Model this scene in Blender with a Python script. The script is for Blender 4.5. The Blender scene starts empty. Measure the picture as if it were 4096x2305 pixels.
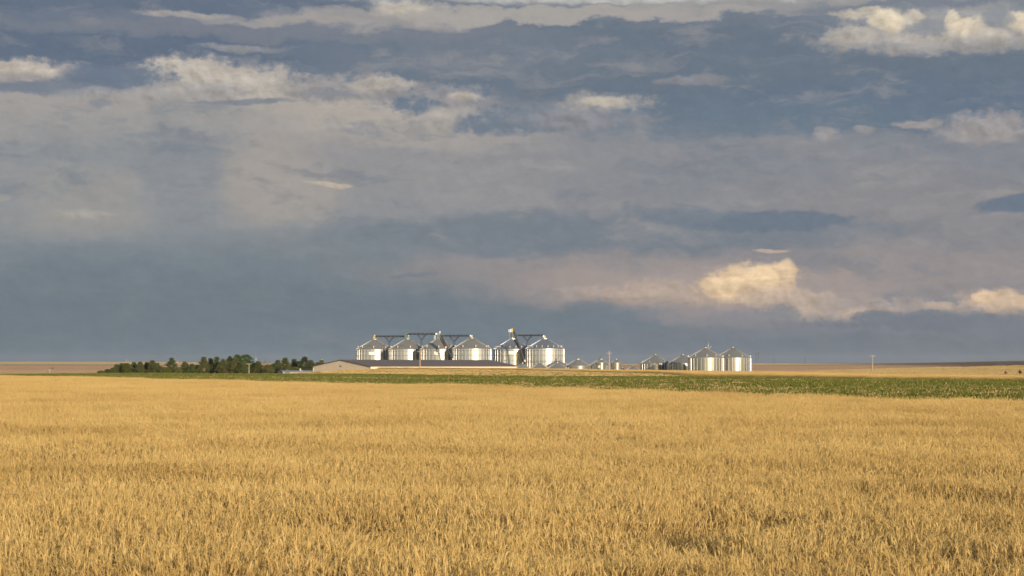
import bpy, math, random
import numpy as np
from mathutils import Vector, Matrix

random.seed(7)
DENOISE = True
rng = np.random.default_rng(7)
S = bpy.context.scene
C = S.collection
rad = math.radians

# ------------------------------------------------------------------ camera model
F, CX, CY, HOR, CAMZ = 8533.0, 2048.0, 1152.5, 1455.0, 2.6
TILT = math.atan((HOR - CY) / F)
ct, st = math.cos(TILT), math.sin(TILT)
BASE = -3.0                      # level of the farm yard below the near field


def W(px, py, Y):
    u = (px - CX) / F
    v = -(py - CY) / F
    yy = ct - v * st
    zz = st + v * ct
    return Vector((u / yy * Y, Y, CAMZ + zz / yy * Y))


def srgb(r, g, b):
    def f(c):
        c /= 255.0
        return c / 12.92 if c <= 0.04045 else ((c + 0.055) / 1.055) ** 2.4
    return (f(r), f(g), f(b), 1.0)


# ------------------------------------------------------------------ object helpers
def tag(o, label=None, cat=None, group=None, kind=None):
    if label: o['label'] = label
    if cat: o['category'] = cat
    if group: o['group'] = group
    if kind: o['kind'] = kind
    return o


def thing(name, loc, label, cat, group=None, rotz=0.0):
    o = bpy.data.objects.new(name, None)
    o.empty_display_size = 0.5
    C.objects.link(o)
    o.location = loc
    o.rotation_euler = (0, 0, rotz)
    return tag(o, label, cat, group)


class MB:
    """collects simple shapes into one mesh"""
    def __init__(s):
        s.v, s.f, s.m = [], [], []

    def add(s, vs, fs, mi=0):
        n = len(s.v)
        s.v += [tuple(p) for p in vs]
        s.f += [tuple(i + n for i in f) for f in fs]
        s.m += [mi] * len(fs)

    def box(s, c, size, rot=None, mi=0):
        hx, hy, hz = size[0] / 2, size[1] / 2, size[2] / 2
        vs = [Vector((x, y, z)) for x in (-hx, hx) for y in (-hy, hy) for z in (-hz, hz)]
        if rot is not None: vs = [rot @ p for p in vs]
        c = Vector(c)
        vs = [p + c for p in vs]
        s.add(vs, [(0, 1, 3, 2), (4, 6, 7, 5), (0, 4, 5, 1), (2, 3, 7, 6), (0, 2, 6, 4), (1, 5, 7, 3)], mi)

    def tube(s, p0, p1, r0, r1=None, n=6, cap=True, mi=0):
        if r1 is None: r1 = r0
        p0, p1 = Vector(p0), Vector(p1)
        d = (p1 - p0).normalized()
        a = d.cross(Vector((0, 0, 1)))
        if a.length < 1e-3: a = Vector((1, 0, 0))
        a.normalize(); b = d.cross(a)
        vs = []
        for p, r in ((p0, r0), (p1, r1)):
            for i in range(n):
                t = 2 * math.pi * i / n
                vs.append(p + a * (r * math.cos(t)) + b * (r * math.sin(t)))
        fs = [(i, (i + 1) % n, n + (i + 1) % n, n + i) for i in range(n)]
        if cap: fs += [tuple(range(n - 1, -1, -1)), tuple(range(n, 2 * n))]
        s.add(vs, fs, mi)

    def beam(s, p0, p1, w, h, mi=0):
        p0, p1 = Vector(p0), Vector(p1)
        d = p1 - p0
        L = d.length
        q = d.to_track_quat('X', 'Z').to_matrix()
        s.box((p0 + p1) / 2, (L, w, h), q, mi)

    def lathe(s, prof, n, cx=0, cy=0, cz=0, mi=0):
        vs, fs = [], []
        for r, z in prof:
            for i in range(n):
                t = 2 * math.pi * i / n
                vs.append((cx + r * math.sin(t), cy - r * math.cos(t), cz + z))
        for k in range(len(prof) - 1):
            for i in range(n):
                j = (i + 1) % n
                fs.append((k * n + i, k * n + j, (k + 1) * n + j, (k + 1) * n + i))
        s.add(vs, fs, mi)

    def mesh(s, name, mats, smooth=False):
        me = bpy.data.meshes.new(name)
        me.from_pydata(s.v, [], s.f)
        for m in (mats if isinstance(mats, (list, tuple)) else [mats]): me.materials.append(m)
        me.polygons.foreach_set('material_index', s.m)
        if smooth: me.polygons.foreach_set('use_smooth', [True] * len(s.f))
        me.update()
        return me

    def build(s, name, mats, parent=None, smooth=False, loc=None):
        return put(name, s.mesh(name, mats, smooth), parent, loc)


def put(name, me, parent=None, loc=None, rot=None):
    o = bpy.data.objects.new(name, me)
    C.objects.link(o)
    if parent is not None: o.parent = parent
    if loc is not None: o.location = loc
    if rot is not None: o.rotation_euler = rot
    return o


def npmesh(name, V, quads, mats, midx=None, smooth=False):
    """V (n,3) array, quads (m,4) array (tri given as repeated last index is not allowed)"""
    me = bpy.data.meshes.new(name)
    me.vertices.add(len(V)); me.vertices.foreach_set('co', np.asarray(V, np.float32).ravel())
    k = quads.shape[1]
    me.loops.add(quads.size); me.loops.foreach_set('vertex_index', quads.astype(np.int32).ravel())
    me.polygons.add(len(quads))
    me.polygons.foreach_set('loop_start', np.arange(0, quads.size, k, dtype=np.int32))
    me.polygons.foreach_set('loop_total', np.full(len(quads), k, np.int32))
    for m in mats: me.materials.append(m)
    if midx is not None: me.polygons.foreach_set('material_index', np.asarray(midx, np.int32))
    me.polygons.foreach_set('use_smooth', np.full(len(quads), smooth))
    me.update(calc_edges=True)
    return me


# ------------------------------------------------------------------ node helpers
class NT:
    def __init__(s, tree):
        s.t = tree

    def n(s, typ, **kw):
        nd = s.t.nodes.new(typ)
        for k, v in kw.items():
            if k == 'inp':
                for kk, vv in v.items(): s.set(nd, kk, vv)
            else: setattr(nd, k, v)
        return nd

    def set(s, nd, key, v):
        sock = nd.inputs[key]
        if isinstance(v, bpy.types.NodeSocket): s.t.links.new(v, sock)
        else: sock.default_value = v

    def math(s, op, a, b=None, c=None, clamp=False):
        nd = s.t.nodes.new('ShaderNodeMath'); nd.operation = op; nd.use_clamp = clamp
        for i, v in enumerate((a, b, c)):
            if v is not None: s.set(nd, i, v)
        return nd.outputs[0]

    def vmath(s, op, a, b=None, scale=None):
        nd = s.t.nodes.new('ShaderNodeVectorMath'); nd.operation = op
        s.set(nd, 0, a)
        if b is not None: s.set(nd, 1, b)
        if scale is not None: s.set(nd, 'Scale', scale)
        return nd.outputs['Value'] if op in ('LENGTH', 'DOT_PRODUCT') else nd.outputs[0]

    def mix(s, fac, a, b, blend='MIX'):
        nd = s.t.nodes.new('ShaderNodeMix'); nd.data_type = 'RGBA'; nd.blend_type = blend
        s.set(nd, 0, fac); s.set(nd, 6, a); s.set(nd, 7, b)
        return nd.outputs[2]

    def ramp(s, fac, stops, interp='LINEAR'):
        nd = s.t.nodes.new('ShaderNodeValToRGB')
        cr = nd.color_ramp; cr.interpolation = interp
        while len(cr.elements) < len(stops): cr.elements.new(0.5)
        for e, (p, col) in zip(cr.elements, stops):
            e.position = p
            e.color = col if not isinstance(col, (int, float)) else (col, col, col, 1)
        s.set(nd, 0, fac)
        return nd.outputs[0]

    def noise(s, vec, scale, detail=3, rough=0.5, dist=0.0):
        nd = s.n('ShaderNodeTexNoise')
        s.set(nd, 'Vector', vec)
        nd.inputs['Scale'].default_value = scale; nd.inputs['Detail'].default_value = detail
        nd.inputs['Roughness'].default_value = rough; nd.inputs['Distortion'].default_value = dist
        return nd

    def smooth(s, x, a, b, lo=0.0, hi=1.0):
        nd = s.n('ShaderNodeMapRange'); nd.interpolation_type = 'SMOOTHSTEP'; nd.clamp = False
        s.set(nd, 0, x); s.set(nd, 1, a); s.set(nd, 2, b); s.set(nd, 3, lo); s.set(nd, 4, hi)
        return nd.outputs[0]


def material(name):
    m = bpy.data.materials.new(name); m.use_nodes = True
    m.node_tree.nodes.clear()
    t = NT(m.node_tree)
    out = t.n('ShaderNodeOutputMaterial')
    return m, t, out


def ragged(t, k):
    """normals of rough stubbly ground: stems and clods face every way, finer than any pixel"""
    pos = t.n('ShaderNodeNewGeometry')
    w = t.n('ShaderNodeTexWhiteNoise', noise_dimensions='3D', inp={'Vector': t.vmath('MULTIPLY', pos.outputs['Position'], (7.3, 7.3, 7.3))})
    v = t.vmath('MULTIPLY', t.vmath('SUBTRACT', w.outputs['Color'], (0.5, 0.5, 0.5)), (2 * k, 2 * k, 0.6))
    return t.vmath('NORMALIZE', t.vmath('ADD', pos.outputs['Normal'], v))


def simple(name, col, rough=0.7, metal=0.0, var=0.12, vscale=2.0, bump=0.0, spec=0.4, stretch=(1, 1, 1)):
    """principled with a little noise in colour and roughness"""
    m, t, out = material(name)
    geo = t.n('ShaderNodeTexCoord').outputs['Object']
    vec = t.vmath('MULTIPLY', geo, stretch)
    nz = t.noise(vec, vscale, 4, 0.6).outputs[0]
    k = t.math('MULTIPLY_ADD', nz, var * 2, 1 - var)
    col = tuple(col[:3]) + (1,)
    cc = t.vmath('SCALE', col[:3], scale=k)
    b = t.n('ShaderNodeBsdfPrincipled', inp={'Base Color': cc, 'Metallic': metal, 'Specular IOR Level': spec})
    t.set(b, 'Roughness', t.math('MULTIPLY_ADD', nz, 0.2, rough - 0.1))
    if bump:
        bp = t.n('ShaderNodeBump', inp={'Strength': bump, 'Distance': 0.05, 'Height': nz})
        t.set(b, 'Normal', bp.outputs[0])
    t.set(out, 0, b.outputs[0])
    return m


def leafmat(name, cols, trans=0.35, scale=0.05, rough=0.6, spec=0.2):
    """thin plant matter: diffuse+translucent, colour varies per instance, by place and per blade"""
    m, t, out = material(name)
    pos = t.n('ShaderNodeNewGeometry').outputs['Position']
    rnd = t.n('ShaderNodeObjectInfo').outputs['Random']
    n1 = t.noise(pos, scale, 3, 0.6).outputs[0]
    n2 = t.noise(pos, 9.0, 2, 0.6).outputs[0]
    f = t.math('MULTIPLY_ADD', t.math('SUBTRACT', n1, 0.5), 1.6, 0.5)
    f = t.math('ADD', f, t.math('MULTIPLY', t.math('SUBTRACT', rnd, 0.5), 0.45))
    f = t.math('ADD', f, t.math('MULTIPLY', t.math('SUBTRACT', n2, 0.5), 0.9), clamp=True)
    col = t.ramp(f, [(i / (len(cols) - 1), tuple(c) + (1,)) for i, c in enumerate(cols)])
    b = t.n('ShaderNodeBsdfPrincipled', inp={'Base Color': col, 'Roughness': rough, 'Specular IOR Level': spec})
    tr = t.n('ShaderNodeBsdfTranslucent', inp={'Color': col})
    mx = t.n('ShaderNodeMixShader', inp={0: trans, 1: b.outputs[0], 2: tr.outputs[0]})
    t.set(out, 0, mx.outputs[0])
    return m


# ------------------------------------------------------------------ render settings, camera, sun
S.render.engine = 'CYCLES'
S.view_settings.view_transform = 'Standard'
S.view_settings.look = 'None'
EXPO = 0.45
S.view_settings.exposure = EXPO
S.view_settings.gamma = 1.0
S.cycles.max_bounces = 8
S.cycles.diffuse_bounces = 5
S.cycles.glossy_bounces = 3
S.cycles.transmission_bounces = 3
S.cycles.transparent_max_bounces = 6
S.cycles.volume_bounces = 0
S.cycles.sample_clamp_indirect = 4.0
S.cycles.use_denoising = DENOISE
S.cycles.denoiser = 'OPENIMAGEDENOISE'
S.cycles.denoising_input_passes = 'RGB_ALBEDO_NORMAL'
S.cycles.denoising_prefilter = 'ACCURATE'

cam = bpy.data.cameras.new('camera')
cam.sensor_width = 36.0
cam.lens = 36.0 * F / 4096.0
cam.dof.use_dof = True            # focused well into the field: the nearest ears are a little soft
cam.dof.focus_distance = 110.0
cam.dof.aperture_fstop = 8.5
cam.clip_start = 0.5
cam.clip_end = 60000
co = bpy.data.objects.new('camera', cam); C.objects.link(co)
co.location = (0, 0, CAMZ)
co.rotation_euler = (math.pi / 2 + TILT, 0, 0)
S.camera = co

SUN_AZ, SUN_EL = 25.0, 9.2       # degrees right of straight behind the camera; elevation
a, e = rad(SUN_AZ), rad(SUN_EL)
to_sun = Vector((math.sin(a) * math.cos(e), -math.cos(a) * math.cos(e), math.sin(e)))
sl = bpy.data.lights.new('sun', 'SUN')
sl.energy = 5.0
sl.angle = rad(0.55)
sl.color = (1.0, 0.86, 0.66)
so = bpy.data.objects.new('sun', sl); C.objects.link(so)
so.rotation_euler = (-to_sun).to_track_quat('-Z', 'Y').to_euler()
so.location = (60, -120, 80)

# ------------------------------------------------------------------ world: clear sky + bank of storm cloud ahead
world = bpy.data.worlds.new("World")
S.world = world
world.use_nodes = True
world.node_tree.nodes.clear()
T = NT(world.node_tree)
wout = T.n('ShaderNodeOutputWorld')
skytex = T.n('ShaderNodeTexSky')
skytex.sky_type = 'NISHITA'
skytex.sun_disc = False
skytex.sun_elevation = rad(SUN_EL)
skytex.sun_rotation = rad(180.0 - SUN_AZ)
skytex.altitude = 1200
skytex.air_density = 1.0
skytex.dust_density = 1.6
bg_clear = T.n('ShaderNodeBackground', inp={'Color': skytex.outputs[0], 'Strength': 0.12})

gen = T.n('ShaderNodeTexCoord').outputs['Generated']
sep = T.n('ShaderNodeSeparateXYZ', inp={0: gen})
gx, gy, gz = sep.outputs
az = T.math('ARCTAN2', gx, gy)
el = T.math('ARCSINE', gz)
U = 5366.0                                     # cloud-map units per radian
dx = T.math('MULTIPLY_ADD', az, U, 1288.0)
dy = T.math('MULTIPLY_ADD', el, -U, 915.0)
D = T.n('ShaderNodeCombineXYZ', inp={0: dx, 1: dy}).outputs[0]

def noise2(vec, detail, rough, off):
    nd = T.noise(T.vmath('ADD', vec, off), 1.0, detail, rough)
    nd.noise_dimensions = '2D'
    return nd


wn = noise2(T.vmath('MULTIPLY', D, (0.0060, 0.0120, 0)), 5, 0.60, (3.1, 7.7, 0))
warp = T.vmath('SUBTRACT', wn.outputs['Color'], (0.5, 0.5, 0.5))
fbm = T.math('SUBTRACT', noise2(T.vmath('MULTIPLY', D, (0.0085, 0.0200, 0)), 8, 0.66, (11.3, 2.9, 0)).outputs[0], 0.5)
billow = T.math('SUBTRACT', noise2(T.vmath('MULTIPLY', D, (0.034, 0.044, 0)), 5, 0.62, (5.5, 9.1, 0)).outputs[0], 0.5)
grain = T.math('MULTIPLY_ADD', billow, 0.8, fbm)
lump = T.math('ADD', fbm, billow)
D1 = T.n('ShaderNodeVectorMath', operation='MULTIPLY_ADD', inp={0: warp, 1: (55, 45, 0), 2: D}).outputs[0]
D2 = T.n('ShaderNodeVectorMath', operation='MULTIPLY_ADD', inp={0: warp, 1: (190, 95, 0), 2: D}).outputs[0]
s1 = T.n('ShaderNodeSeparateXYZ', inp={0: D1}).outputs
s2 = T.n('ShaderNodeSeparateXYZ', inp={0: D2}).outputs
D3 = T.n('ShaderNodeVectorMath', operation='MULTIPLY_ADD', inp={0: warp, 1: (26, 20, 0), 2: D}).outputs[0]
s3 = T.n('ShaderNodeSeparateXYZ', inp={0: D3}).outputs


# relief: side of each billow turned to the low sun (right, behind the camera) against its far side
def swell(off):
    return noise2(T.vmath('MULTIPLY', T.vmath('ADD', D1, off), (0.021, 0.029, 0)), 3, 0.48, (8.5, 4.1, 0)).outputs[0]


relief = T.math('SUBTRACT', swell((0, 0, 0)), swell((9.0, -9.0, 0)))
shade = T.math('MULTIPLY_ADD', relief, 0.55, T.math('MULTIPLY_ADD', grain, 0.34, 1.0))


class Layer:
    """a stack of cloud masses, each a noise-torn ellipse laid out in sky angles"""
    def __init__(s, base):
        s.col = base
        s.xy = {1: [s1[0], s1[1]], 2: [s2[0], s2[1]], 3: [s3[0], s3[1]]}

    def puff(s, wide, cx, cy, rx, ry, col, op=0.8, soft=0.5, na=0.6, shear=0.0):
        if wide != 2 and sum(col) > 470: op *= 0.90
        X, Y = s.xy[wide]
        if shear: Y = T.math('MULTIPLY_ADD', X, shear, Y)
        lx = T.math('MULTIPLY_ADD', X, 1.0 / rx, -cx / rx)
        ly = T.math('MULTIPLY_ADD', Y, 1.0 / ry, -(cy + shear * cx) / ry)
        r = T.math('MULTIPLY_ADD', lx, lx, T.math('MULTIPLY', ly, ly))
        if wide == 1: soft, na = 0.46 + soft * 0.85, na * 1.45
        if wide == 3: soft = 0.20 + soft
        r = T.math('MULTIPLY_ADD', fbm if wide == 2 else lump, na, r)
        m = T.smooth(r, 1.0 - soft, 1.0 + soft, op, 0.0)
        tint = srgb(*col)[:3]
        if wide != 2 and sum(col) > 440:            # sunlit masses: brighter crowns, lumpy flanks, greyer bases
            k = T.math('MULTIPLY_ADD', ly, -0.10, shade)
            tint = T.vmath('SCALE', tint, scale=k)
        mx = T.n('ShaderNodeMix', data_type='VECTOR', clamp_factor=False)
        T.set(mx, 0, m); T.set(mx, 4, s.col); T.set(mx, 5, tint)
        s.col = mx.outputs[1]
        for k in (1, 2, 3): s.xy[k][0] = T.math('MULTIPLY_ADD', m, 1e-7, s.xy[k][0])   # work the masses off in order


# vertical tone of the cloud sheet (left and right halves differ)
tv = T.math('DIVIDE', T.math('ADD', dy, 600.0), 1515.0, clamp=True)
def stops(l): return [((y + 600.0) / 1515.0, srgb(*c)) for y, c in l]
left = T.ramp(tv, stops([(-600, (150, 155, 165)), (-150, (140, 146, 155)), (0, (116, 125, 139)), (110, (104, 116, 134)), (200, (108, 120, 137)), (320, (140, 141, 145)),
                         (430, (142, 144, 147)), (520, (138, 142, 146)), (600, (128, 136, 142)), (690, (118, 129, 137)),
                         (800, (111, 123, 131)), (915, (110, 121, 129))]))
right = T.ramp(tv, stops([(-600, (165, 165, 168)), (-150, (160, 160, 160)), (0, (140, 144, 150)), (80, (112, 123, 137)), (200, (108, 122, 137)), (310, (110, 123, 138)),
                          (380, (130, 134, 143)), (520, (138, 139, 144)), (600, (134, 136, 142)), (700, (142, 138, 140)),
                          (790, (124, 129, 137)), (915, (117, 123, 132))]))
tx = T.math('ADD', dx, T.math('MULTIPLY', fbm, 900.0))
cloud = T.mix(T.smooth(tx, 850.0, 1700.0), left, right)

VEILS = [
    # reach of the tearing, cx, cy, rx, ry, colour, opacity, soft, noise, shear
    (2, 450, 298, 900, 66, (172, 165, 158), .78, .75, 1.0, 0),
    (2, 300, 450, 560, 160, (140, 145, 149), .65, .9, 1.2, 0),
    (2, 900, 430, 520, 170, (150, 149, 150), .45, .9, 1.3, 0),
    (2, 220, 520, 190, 90, (162, 157, 151), .55, .98, 1.2, 0),
    (2, 700, 450, 150, 120, (170, 162, 153), .70, .95, 1.2, 0),
    (2, 450, 450, 90, 110, (134, 140, 147), .50, .95, 1.2, 0),
    (2, 1050, 318, 340, 62, (178, 170, 161), .85, .5, 1.2, -.10),
    (2, 1250, 400, 460, 100, (150, 148, 149), .55, .9, 1.2, 0),
    (2, 1900, 440, 680, 130, (135, 138, 143), .55, .9, 1.2, 0),
    (2, 1750, 375, 360, 60, (141, 142, 146), .65, .7, 1.4, 0),
    (2, 2350, 600, 460, 140, (143, 140, 142), .60, .9, 1.2, 0),
    (2, 1850, 690, 900, 64, (153, 145, 144), .70, .8, 1.2, 0),
    (2, 1480, 690, 440, 48, (150, 144, 143), .60, .8, 1.2, .02),
]
TOP = [
    # dark slabs
    (2, 1750, 160, 1000, 105, (106, 118, 132), .88, .7, 1.0, 0),
    (2, 2250, 275, 540, 62, (102, 117, 135), .85, .7, 1.2, 0),
    (2, 1900, 300, 450, 44, (107, 122, 137), .80, .6, 1.2, 0),
    (2, 230, 138, 680, 40, (98, 112, 131), .90, .7, 1.0, 0),
    (2, 250, 15, 650, 28, (100, 113, 131), .90, .7, 1.0, 0),
    (2, 1150, 130, 350, 60, (121, 129, 141), .60, .9, 1.5, 0),
    # streaks along the top
    (2, 620, 86, 660, 26, (128, 132, 140), .60, .8, 1.5, 0),
    (1, 480, 50, 110, 9, (184, 176, 167), .75, .8, 1.6, 0),
    (2, 700, 58, 240, 12, (160, 156, 155), .70, .9, 1.5, 0),
    (2, 930, 52, 290, 26, (165, 160, 156), .75, .8, 1.5, 0),
    (1, 600, 132, 90, 9, (165, 161, 158), .70, .8, 1.5, 0),
    (1, 1005, 26, 80, 20, (203, 192, 176), .85, .6, 1.6, 0),
    (1, 1750, 0, 760, 16, (192, 191, 186), .95, .4, .8, 0),
    (2, 1330, 44, 340, 22, (170, 165, 160), .90, .5, 1.4, 0),
    (2, 1720, 36, 260, 20, (168, 163, 159), .85, .6, 1.6, 0),
    (2, 2050, 20, 360, 20, (152, 151, 151), .80, .6, 1.6, 0),
    (2, 2330, 32, 330, 14, (120, 128, 141), .80, .7, 1.4, 0),
    (1, 2520, 3, 120, 9, (205, 197, 182), .80, .6, 1.2, 0),
    # cumulus group at the upper right
    (1, 2400, 112, 330, 38, (174, 169, 164), .94, .35, 1.4, 0),
    (1, 2380, 76, 250, 34, (168, 165, 161), .85, .6, 1.6, 0),
    (1, 2180, 50, 70, 14, (205, 193, 174), .85, .5, 2.0, 0),
    (3, 2215, 66, 38, 22, (220, 206, 181), .90, .4, 1.8, 0),
    (3, 2245, 76, 26, 20, (224, 209, 184), .90, .4, 1.8, 0),
    (3, 2290, 62, 24, 18, (206, 195, 177), .85, .5, 1.8, 0),
    (3, 2385, 78, 22, 28, (222, 207, 183), .90, .4, 1.8, 0),
    (3, 2418, 92, 30, 22, (226, 210, 184), .90, .4, 1.8, 0),
    (3, 2448, 86, 20, 22, (206, 194, 175), .85, .5, 1.8, 0),
    (3, 2475, 112, 50, 16, (192, 183, 170), .75, .5, 1.8, 0),
    (3, 2545, 78, 34, 22, (222, 207, 181), .90, .4, 1.8, 0),
    (3, 2580, 92, 30, 30, (214, 199, 175), .85, .4, 1.8, 0),
    (3, 2140, 104, 70, 20, (186, 179, 169), .75, .6, 1.8, 0),
    (3, 2320, 112, 90, 16, (186, 178, 168), .70, .6, 1.8, 0),
    (1, 2320, 84, 40, 20, (132, 139, 149), .65, .6, 2.0, 0),
    (1, 2495, 70, 34, 18, (138, 144, 153), .70, .6, 2.0, 0),
    # cumulus row at the left
    (1, 70, 194, 160, 25, (178, 170, 162), .90, .5, 2.0, 0),
    (3, 60, 188, 80, 14, (194, 183, 170), .80, .6, 2.0, 0),
    (3, 130, 200, 36, 12, (192, 181, 169), .75, .6, 2.0, 0),
    (1, 520, 212, 230, 52, (174, 168, 162), .95, .30, 1.6, 0),
    (1, 490, 194, 140, 28, (194, 184, 171), .85, .5, 2.0, 0),
    (1, 650, 226, 76, 40, (188, 179, 168), .85, .4, 2.0, 0),
    (1, 560, 232, 70, 22, (160, 158, 157), .60, .6, 2.0, 0),
    (1, 310, 208, 130, 30, (106, 120, 138), .90, .4, 1.8, 0),
    (1, 120, 240, 150, 15, (118, 128, 141), .85, .5, 1.8, 0),
    (1, 300, 252, 160, 13, (160, 157, 155), .60, .6, 1.6, 0),
    (1, 260, 268, 30, 8, (122, 131, 143), .60, .6, 1.6, 0),
    (1, 610, 264, 130, 7, (126, 134, 144), .85, .5, .6, .05),
    (1, 860, 226, 150, 34, (158, 154, 152), .88, .4, 1.8, 0),
    (1, 960, 214, 76, 20, (182, 173, 164), .80, .45, 2.0, 0),
    (1, 830, 240, 60, 14, (128, 135, 146), .60, .6, 1.8, 0),
    (1, 1120, 245, 130, 28, (150, 148, 150), .78, .5, 2.0, 0),
    (1, 1168, 246, 40, 12, (186, 176, 164), .85, .5, 2.0, 0),
    (1, 1040, 272, 66, 26, (106, 121, 138), .90, .4, 1.8, 0),
    (1, 1290, 305, 165, 34, (111, 124, 139), .92, .4, 1.6, 0),
    (1, 1105, 306, 36, 28, (178, 171, 162), .75, .5, 2.0, 0),
    (1, 1530, 262, 100, 20, (180, 172, 163), .80, .7, 2.2, 0),
    (3, 1520, 258, 52, 13, (196, 185, 171), .80, .6, 2.0, 0),
    (1, 1470, 302, 170, 24, (150, 147, 149), .65, .7, 1.8, 0),
    (1, 2470, 340, 115, 36, (168, 160, 156), .80, .5, 1.8, 0),
    (1, 2295, 321, 52, 11, (170, 162, 157), .80, .5, 1.8, 0),
    (1, 2082, 346, 30, 18, (160, 155, 154), .75, .5, 1.8, 0),
    (1, 2170, 338, 20, 10, (164, 158, 155), .65, .5, 1.8, 0),
    (1, 1730, 210, 80, 12, (152, 150, 153), .65, .7, 1.8, 0),
]
LOW = [
    (1, 825, 468, 58, 7, (190, 178, 161), .88, .5, .9, -.08),
    (1, 215, 545, 70, 14, (172, 166, 156), .55, .8, 1.4, 0),
    (1, 5, 510, 30, 9, (176, 168, 156), .55, .8, 1.4, 0),
    # dark tongues
    (2, 1500, 588, 750, 52, (116, 126, 136), .78, .8, 1.2, 0),
    (3, 1800, 556, 180, 24, (113, 125, 138), .70, .55, 1.2, -.08),
    (3, 1960, 560, 175, 26, (111, 122, 136), .95, .20, 1.0, .02),
    (3, 2590, 518, 145, 25, (110, 122, 137), .95, .10, .6, .10),
    (1, 1030, 691, 50, 7, (108, 121, 133), .55, .7, 1.2, 0),
    # dark rain base, lower left and along the horizon
    (2, 350, 870, 1150, 190, (111, 123, 131), .75, .98, .9, 0),
    (2, 1250, 855, 950, 75, (112, 124, 133), .75, .8, .8, 0),
    (2, 2150, 882, 850, 58, (117, 123, 132), .80, .8, .8, 0),
    # sunlit thunderhead to the right of the bins
    (2, 1780, 725, 440, 56, (168, 154, 147), .70, .8, 1.5, 0),
    (1, 1650, 738, 130, 34, (186, 166, 150), .80, .6, 2.0, 0),
    (1, 1480, 744, 76, 16, (178, 162, 151), .65, .6, 2.0, 0),
    (1, 2060, 780, 175, 38, (174, 159, 149), .85, .6, 1.8, 0),
    (1, 2150, 800, 66, 22, (198, 176, 155), .70, .5, 2.0, 0),
    (1, 1880, 722, 112, 46, (210, 184, 155), .85, .40, 1.6, .06),
    (3, 1890, 708, 106, 42, (228, 199, 161), .95, .30, 1.1, .10),
    (3, 1930, 692, 66, 28, (234, 205, 166), .92, .35, .9, .09),
    (3, 1976, 682, 24, 28, (222, 194, 160), .92, .25, .5, .0),
    (3, 1975, 722, 26, 24, (212, 185, 156), .90, .30, .8, .0),
    (3, 1800, 722, 34, 26, (224, 194, 159), .90, .35, 1.6, 0),
    (3, 1845, 738, 44, 24, (228, 198, 161), .80, .45, 1.8, 0),
    (3, 1838, 712, 30, 14, (240, 212, 174), .70, .60, 1.8, .1),
    (3, 1905, 694, 36, 12, (240, 212, 174), .60, .70, 1.6, .1),
    (3, 1888, 730, 26, 12, (206, 180, 153), .65, .60, 1.8, 0),
    (3, 1950, 742, 40, 20, (200, 175, 152), .75, .50, 1.8, 0),
    (3, 1900, 762, 36, 18, (208, 181, 153), .75, .50, 1.8, 0),
    (3, 1830, 770, 40, 16, (190, 168, 151), .70, .50, 1.8, 0),
    (1, 1955, 766, 120, 34, (188, 169, 152), .85, .5, 2.0, 0),
    (1, 1800, 792, 170, 26, (150, 143, 143), .80, .6, 1.5, 0),
    (3, 1965, 788, 46, 20, (132, 134, 140), .80, .5, 1.8, 0),
    (1, 1870, 806, 150, 20, (136, 136, 141), .80, .6, 1.8, 0),
    (1, 2080, 822, 130, 16, (128, 130, 138), .80, .6, 1.8, 0),
    (1, 1940, 633, 40, 5, (204, 182, 160), .80, .6, 1.0, 0),
    (1, 2500, 768, 110, 30, (190, 169, 152), .80, .7, 2.0, 0),
    (3, 2490, 762, 70, 22, (212, 185, 157), .80, .6, 2.2, 0),
    (3, 2460, 752, 30, 14, (226, 197, 162), .80, .5, 1.6, 0),
    (3, 2565, 768, 34, 20, (216, 188, 158), .75, .6, 2.0, 0),
    (1, 2300, 782, 130, 24, (176, 161, 151), .65, .6, 2.0, 0),
    (3, 2350, 772, 40, 12, (196, 174, 154), .70, .6, 1.8, 0),
    (1, 2290, 812, 230, 20, (117, 123, 133), .90, .4, 1.8, 0),
    (3, 2200, 798, 50, 14, (120, 126, 135), .85, .4, 1.6, 0),
    (3, 2330, 796, 70, 14, (119, 125, 134), .85, .4, 1.6, 0),
    (2, 2000, 832, 280, 18, (126, 129, 137), .60, .8, 1.2, 0),
    (1, 2500, 822, 130, 22, (122, 127, 136), .70, .6, 1.6, 0),
]


w1 = noise2(T.n('ShaderNodeVectorMath', operation='MULTIPLY', inp={0: D2, 1: (0.0022, 0.0125, 0)}).outputs[0], 7, 0.62, (21.7, 3.3, 0)).outputs[0]
w2 = noise2(T.n('ShaderNodeVectorMath', operation='MULTIPLY', inp={0: D1, 1: (0.0065, 0.0170, 0)}).outputs[0], 7, 0.64, (2.2, 31.9, 0)).outputs[0]
wk = T.smooth(T.math('MULTIPLY_ADD', dx, -0.10, dy), 400.0, 600.0, 1.0, 0.22)           # wisps thin out towards the rain base
lit_w = T.math('MULTIPLY', T.smooth(w1, 0.52, 0.74, 0.0, 0.40), wk)
dark_w = T.math('MULTIPLY', T.smooth(w1, 0.46, 0.27, 0.0, 0.42), wk)
lit_m = T.math('MULTIPLY', T.smooth(w2, 0.54, 0.76, 0.0, 0.34), wk)
dark_m = T.math('MULTIPLY', T.smooth(w2, 0.47, 0.28, 0.0, 0.36), wk)


def vmix(f, a_, b_):
    mx = T.n('ShaderNodeMix', data_type='VECTOR', clamp_factor=False)
    T.set(mx, 0, f); T.set(mx, 4, a_); T.set(mx, 5, b_)
    return mx.outputs[1]


def wisps(c):
    c = vmix(lit_w, c, srgb(160, 156, 154)[:3])
    c = vmix(dark_w, c, srgb(106, 119, 133)[:3])
    c = vmix(lit_m, c, srgb(164, 158, 154)[:3])
    return vmix(dark_m, c, srgb(112, 123, 136)[:3])


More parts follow.
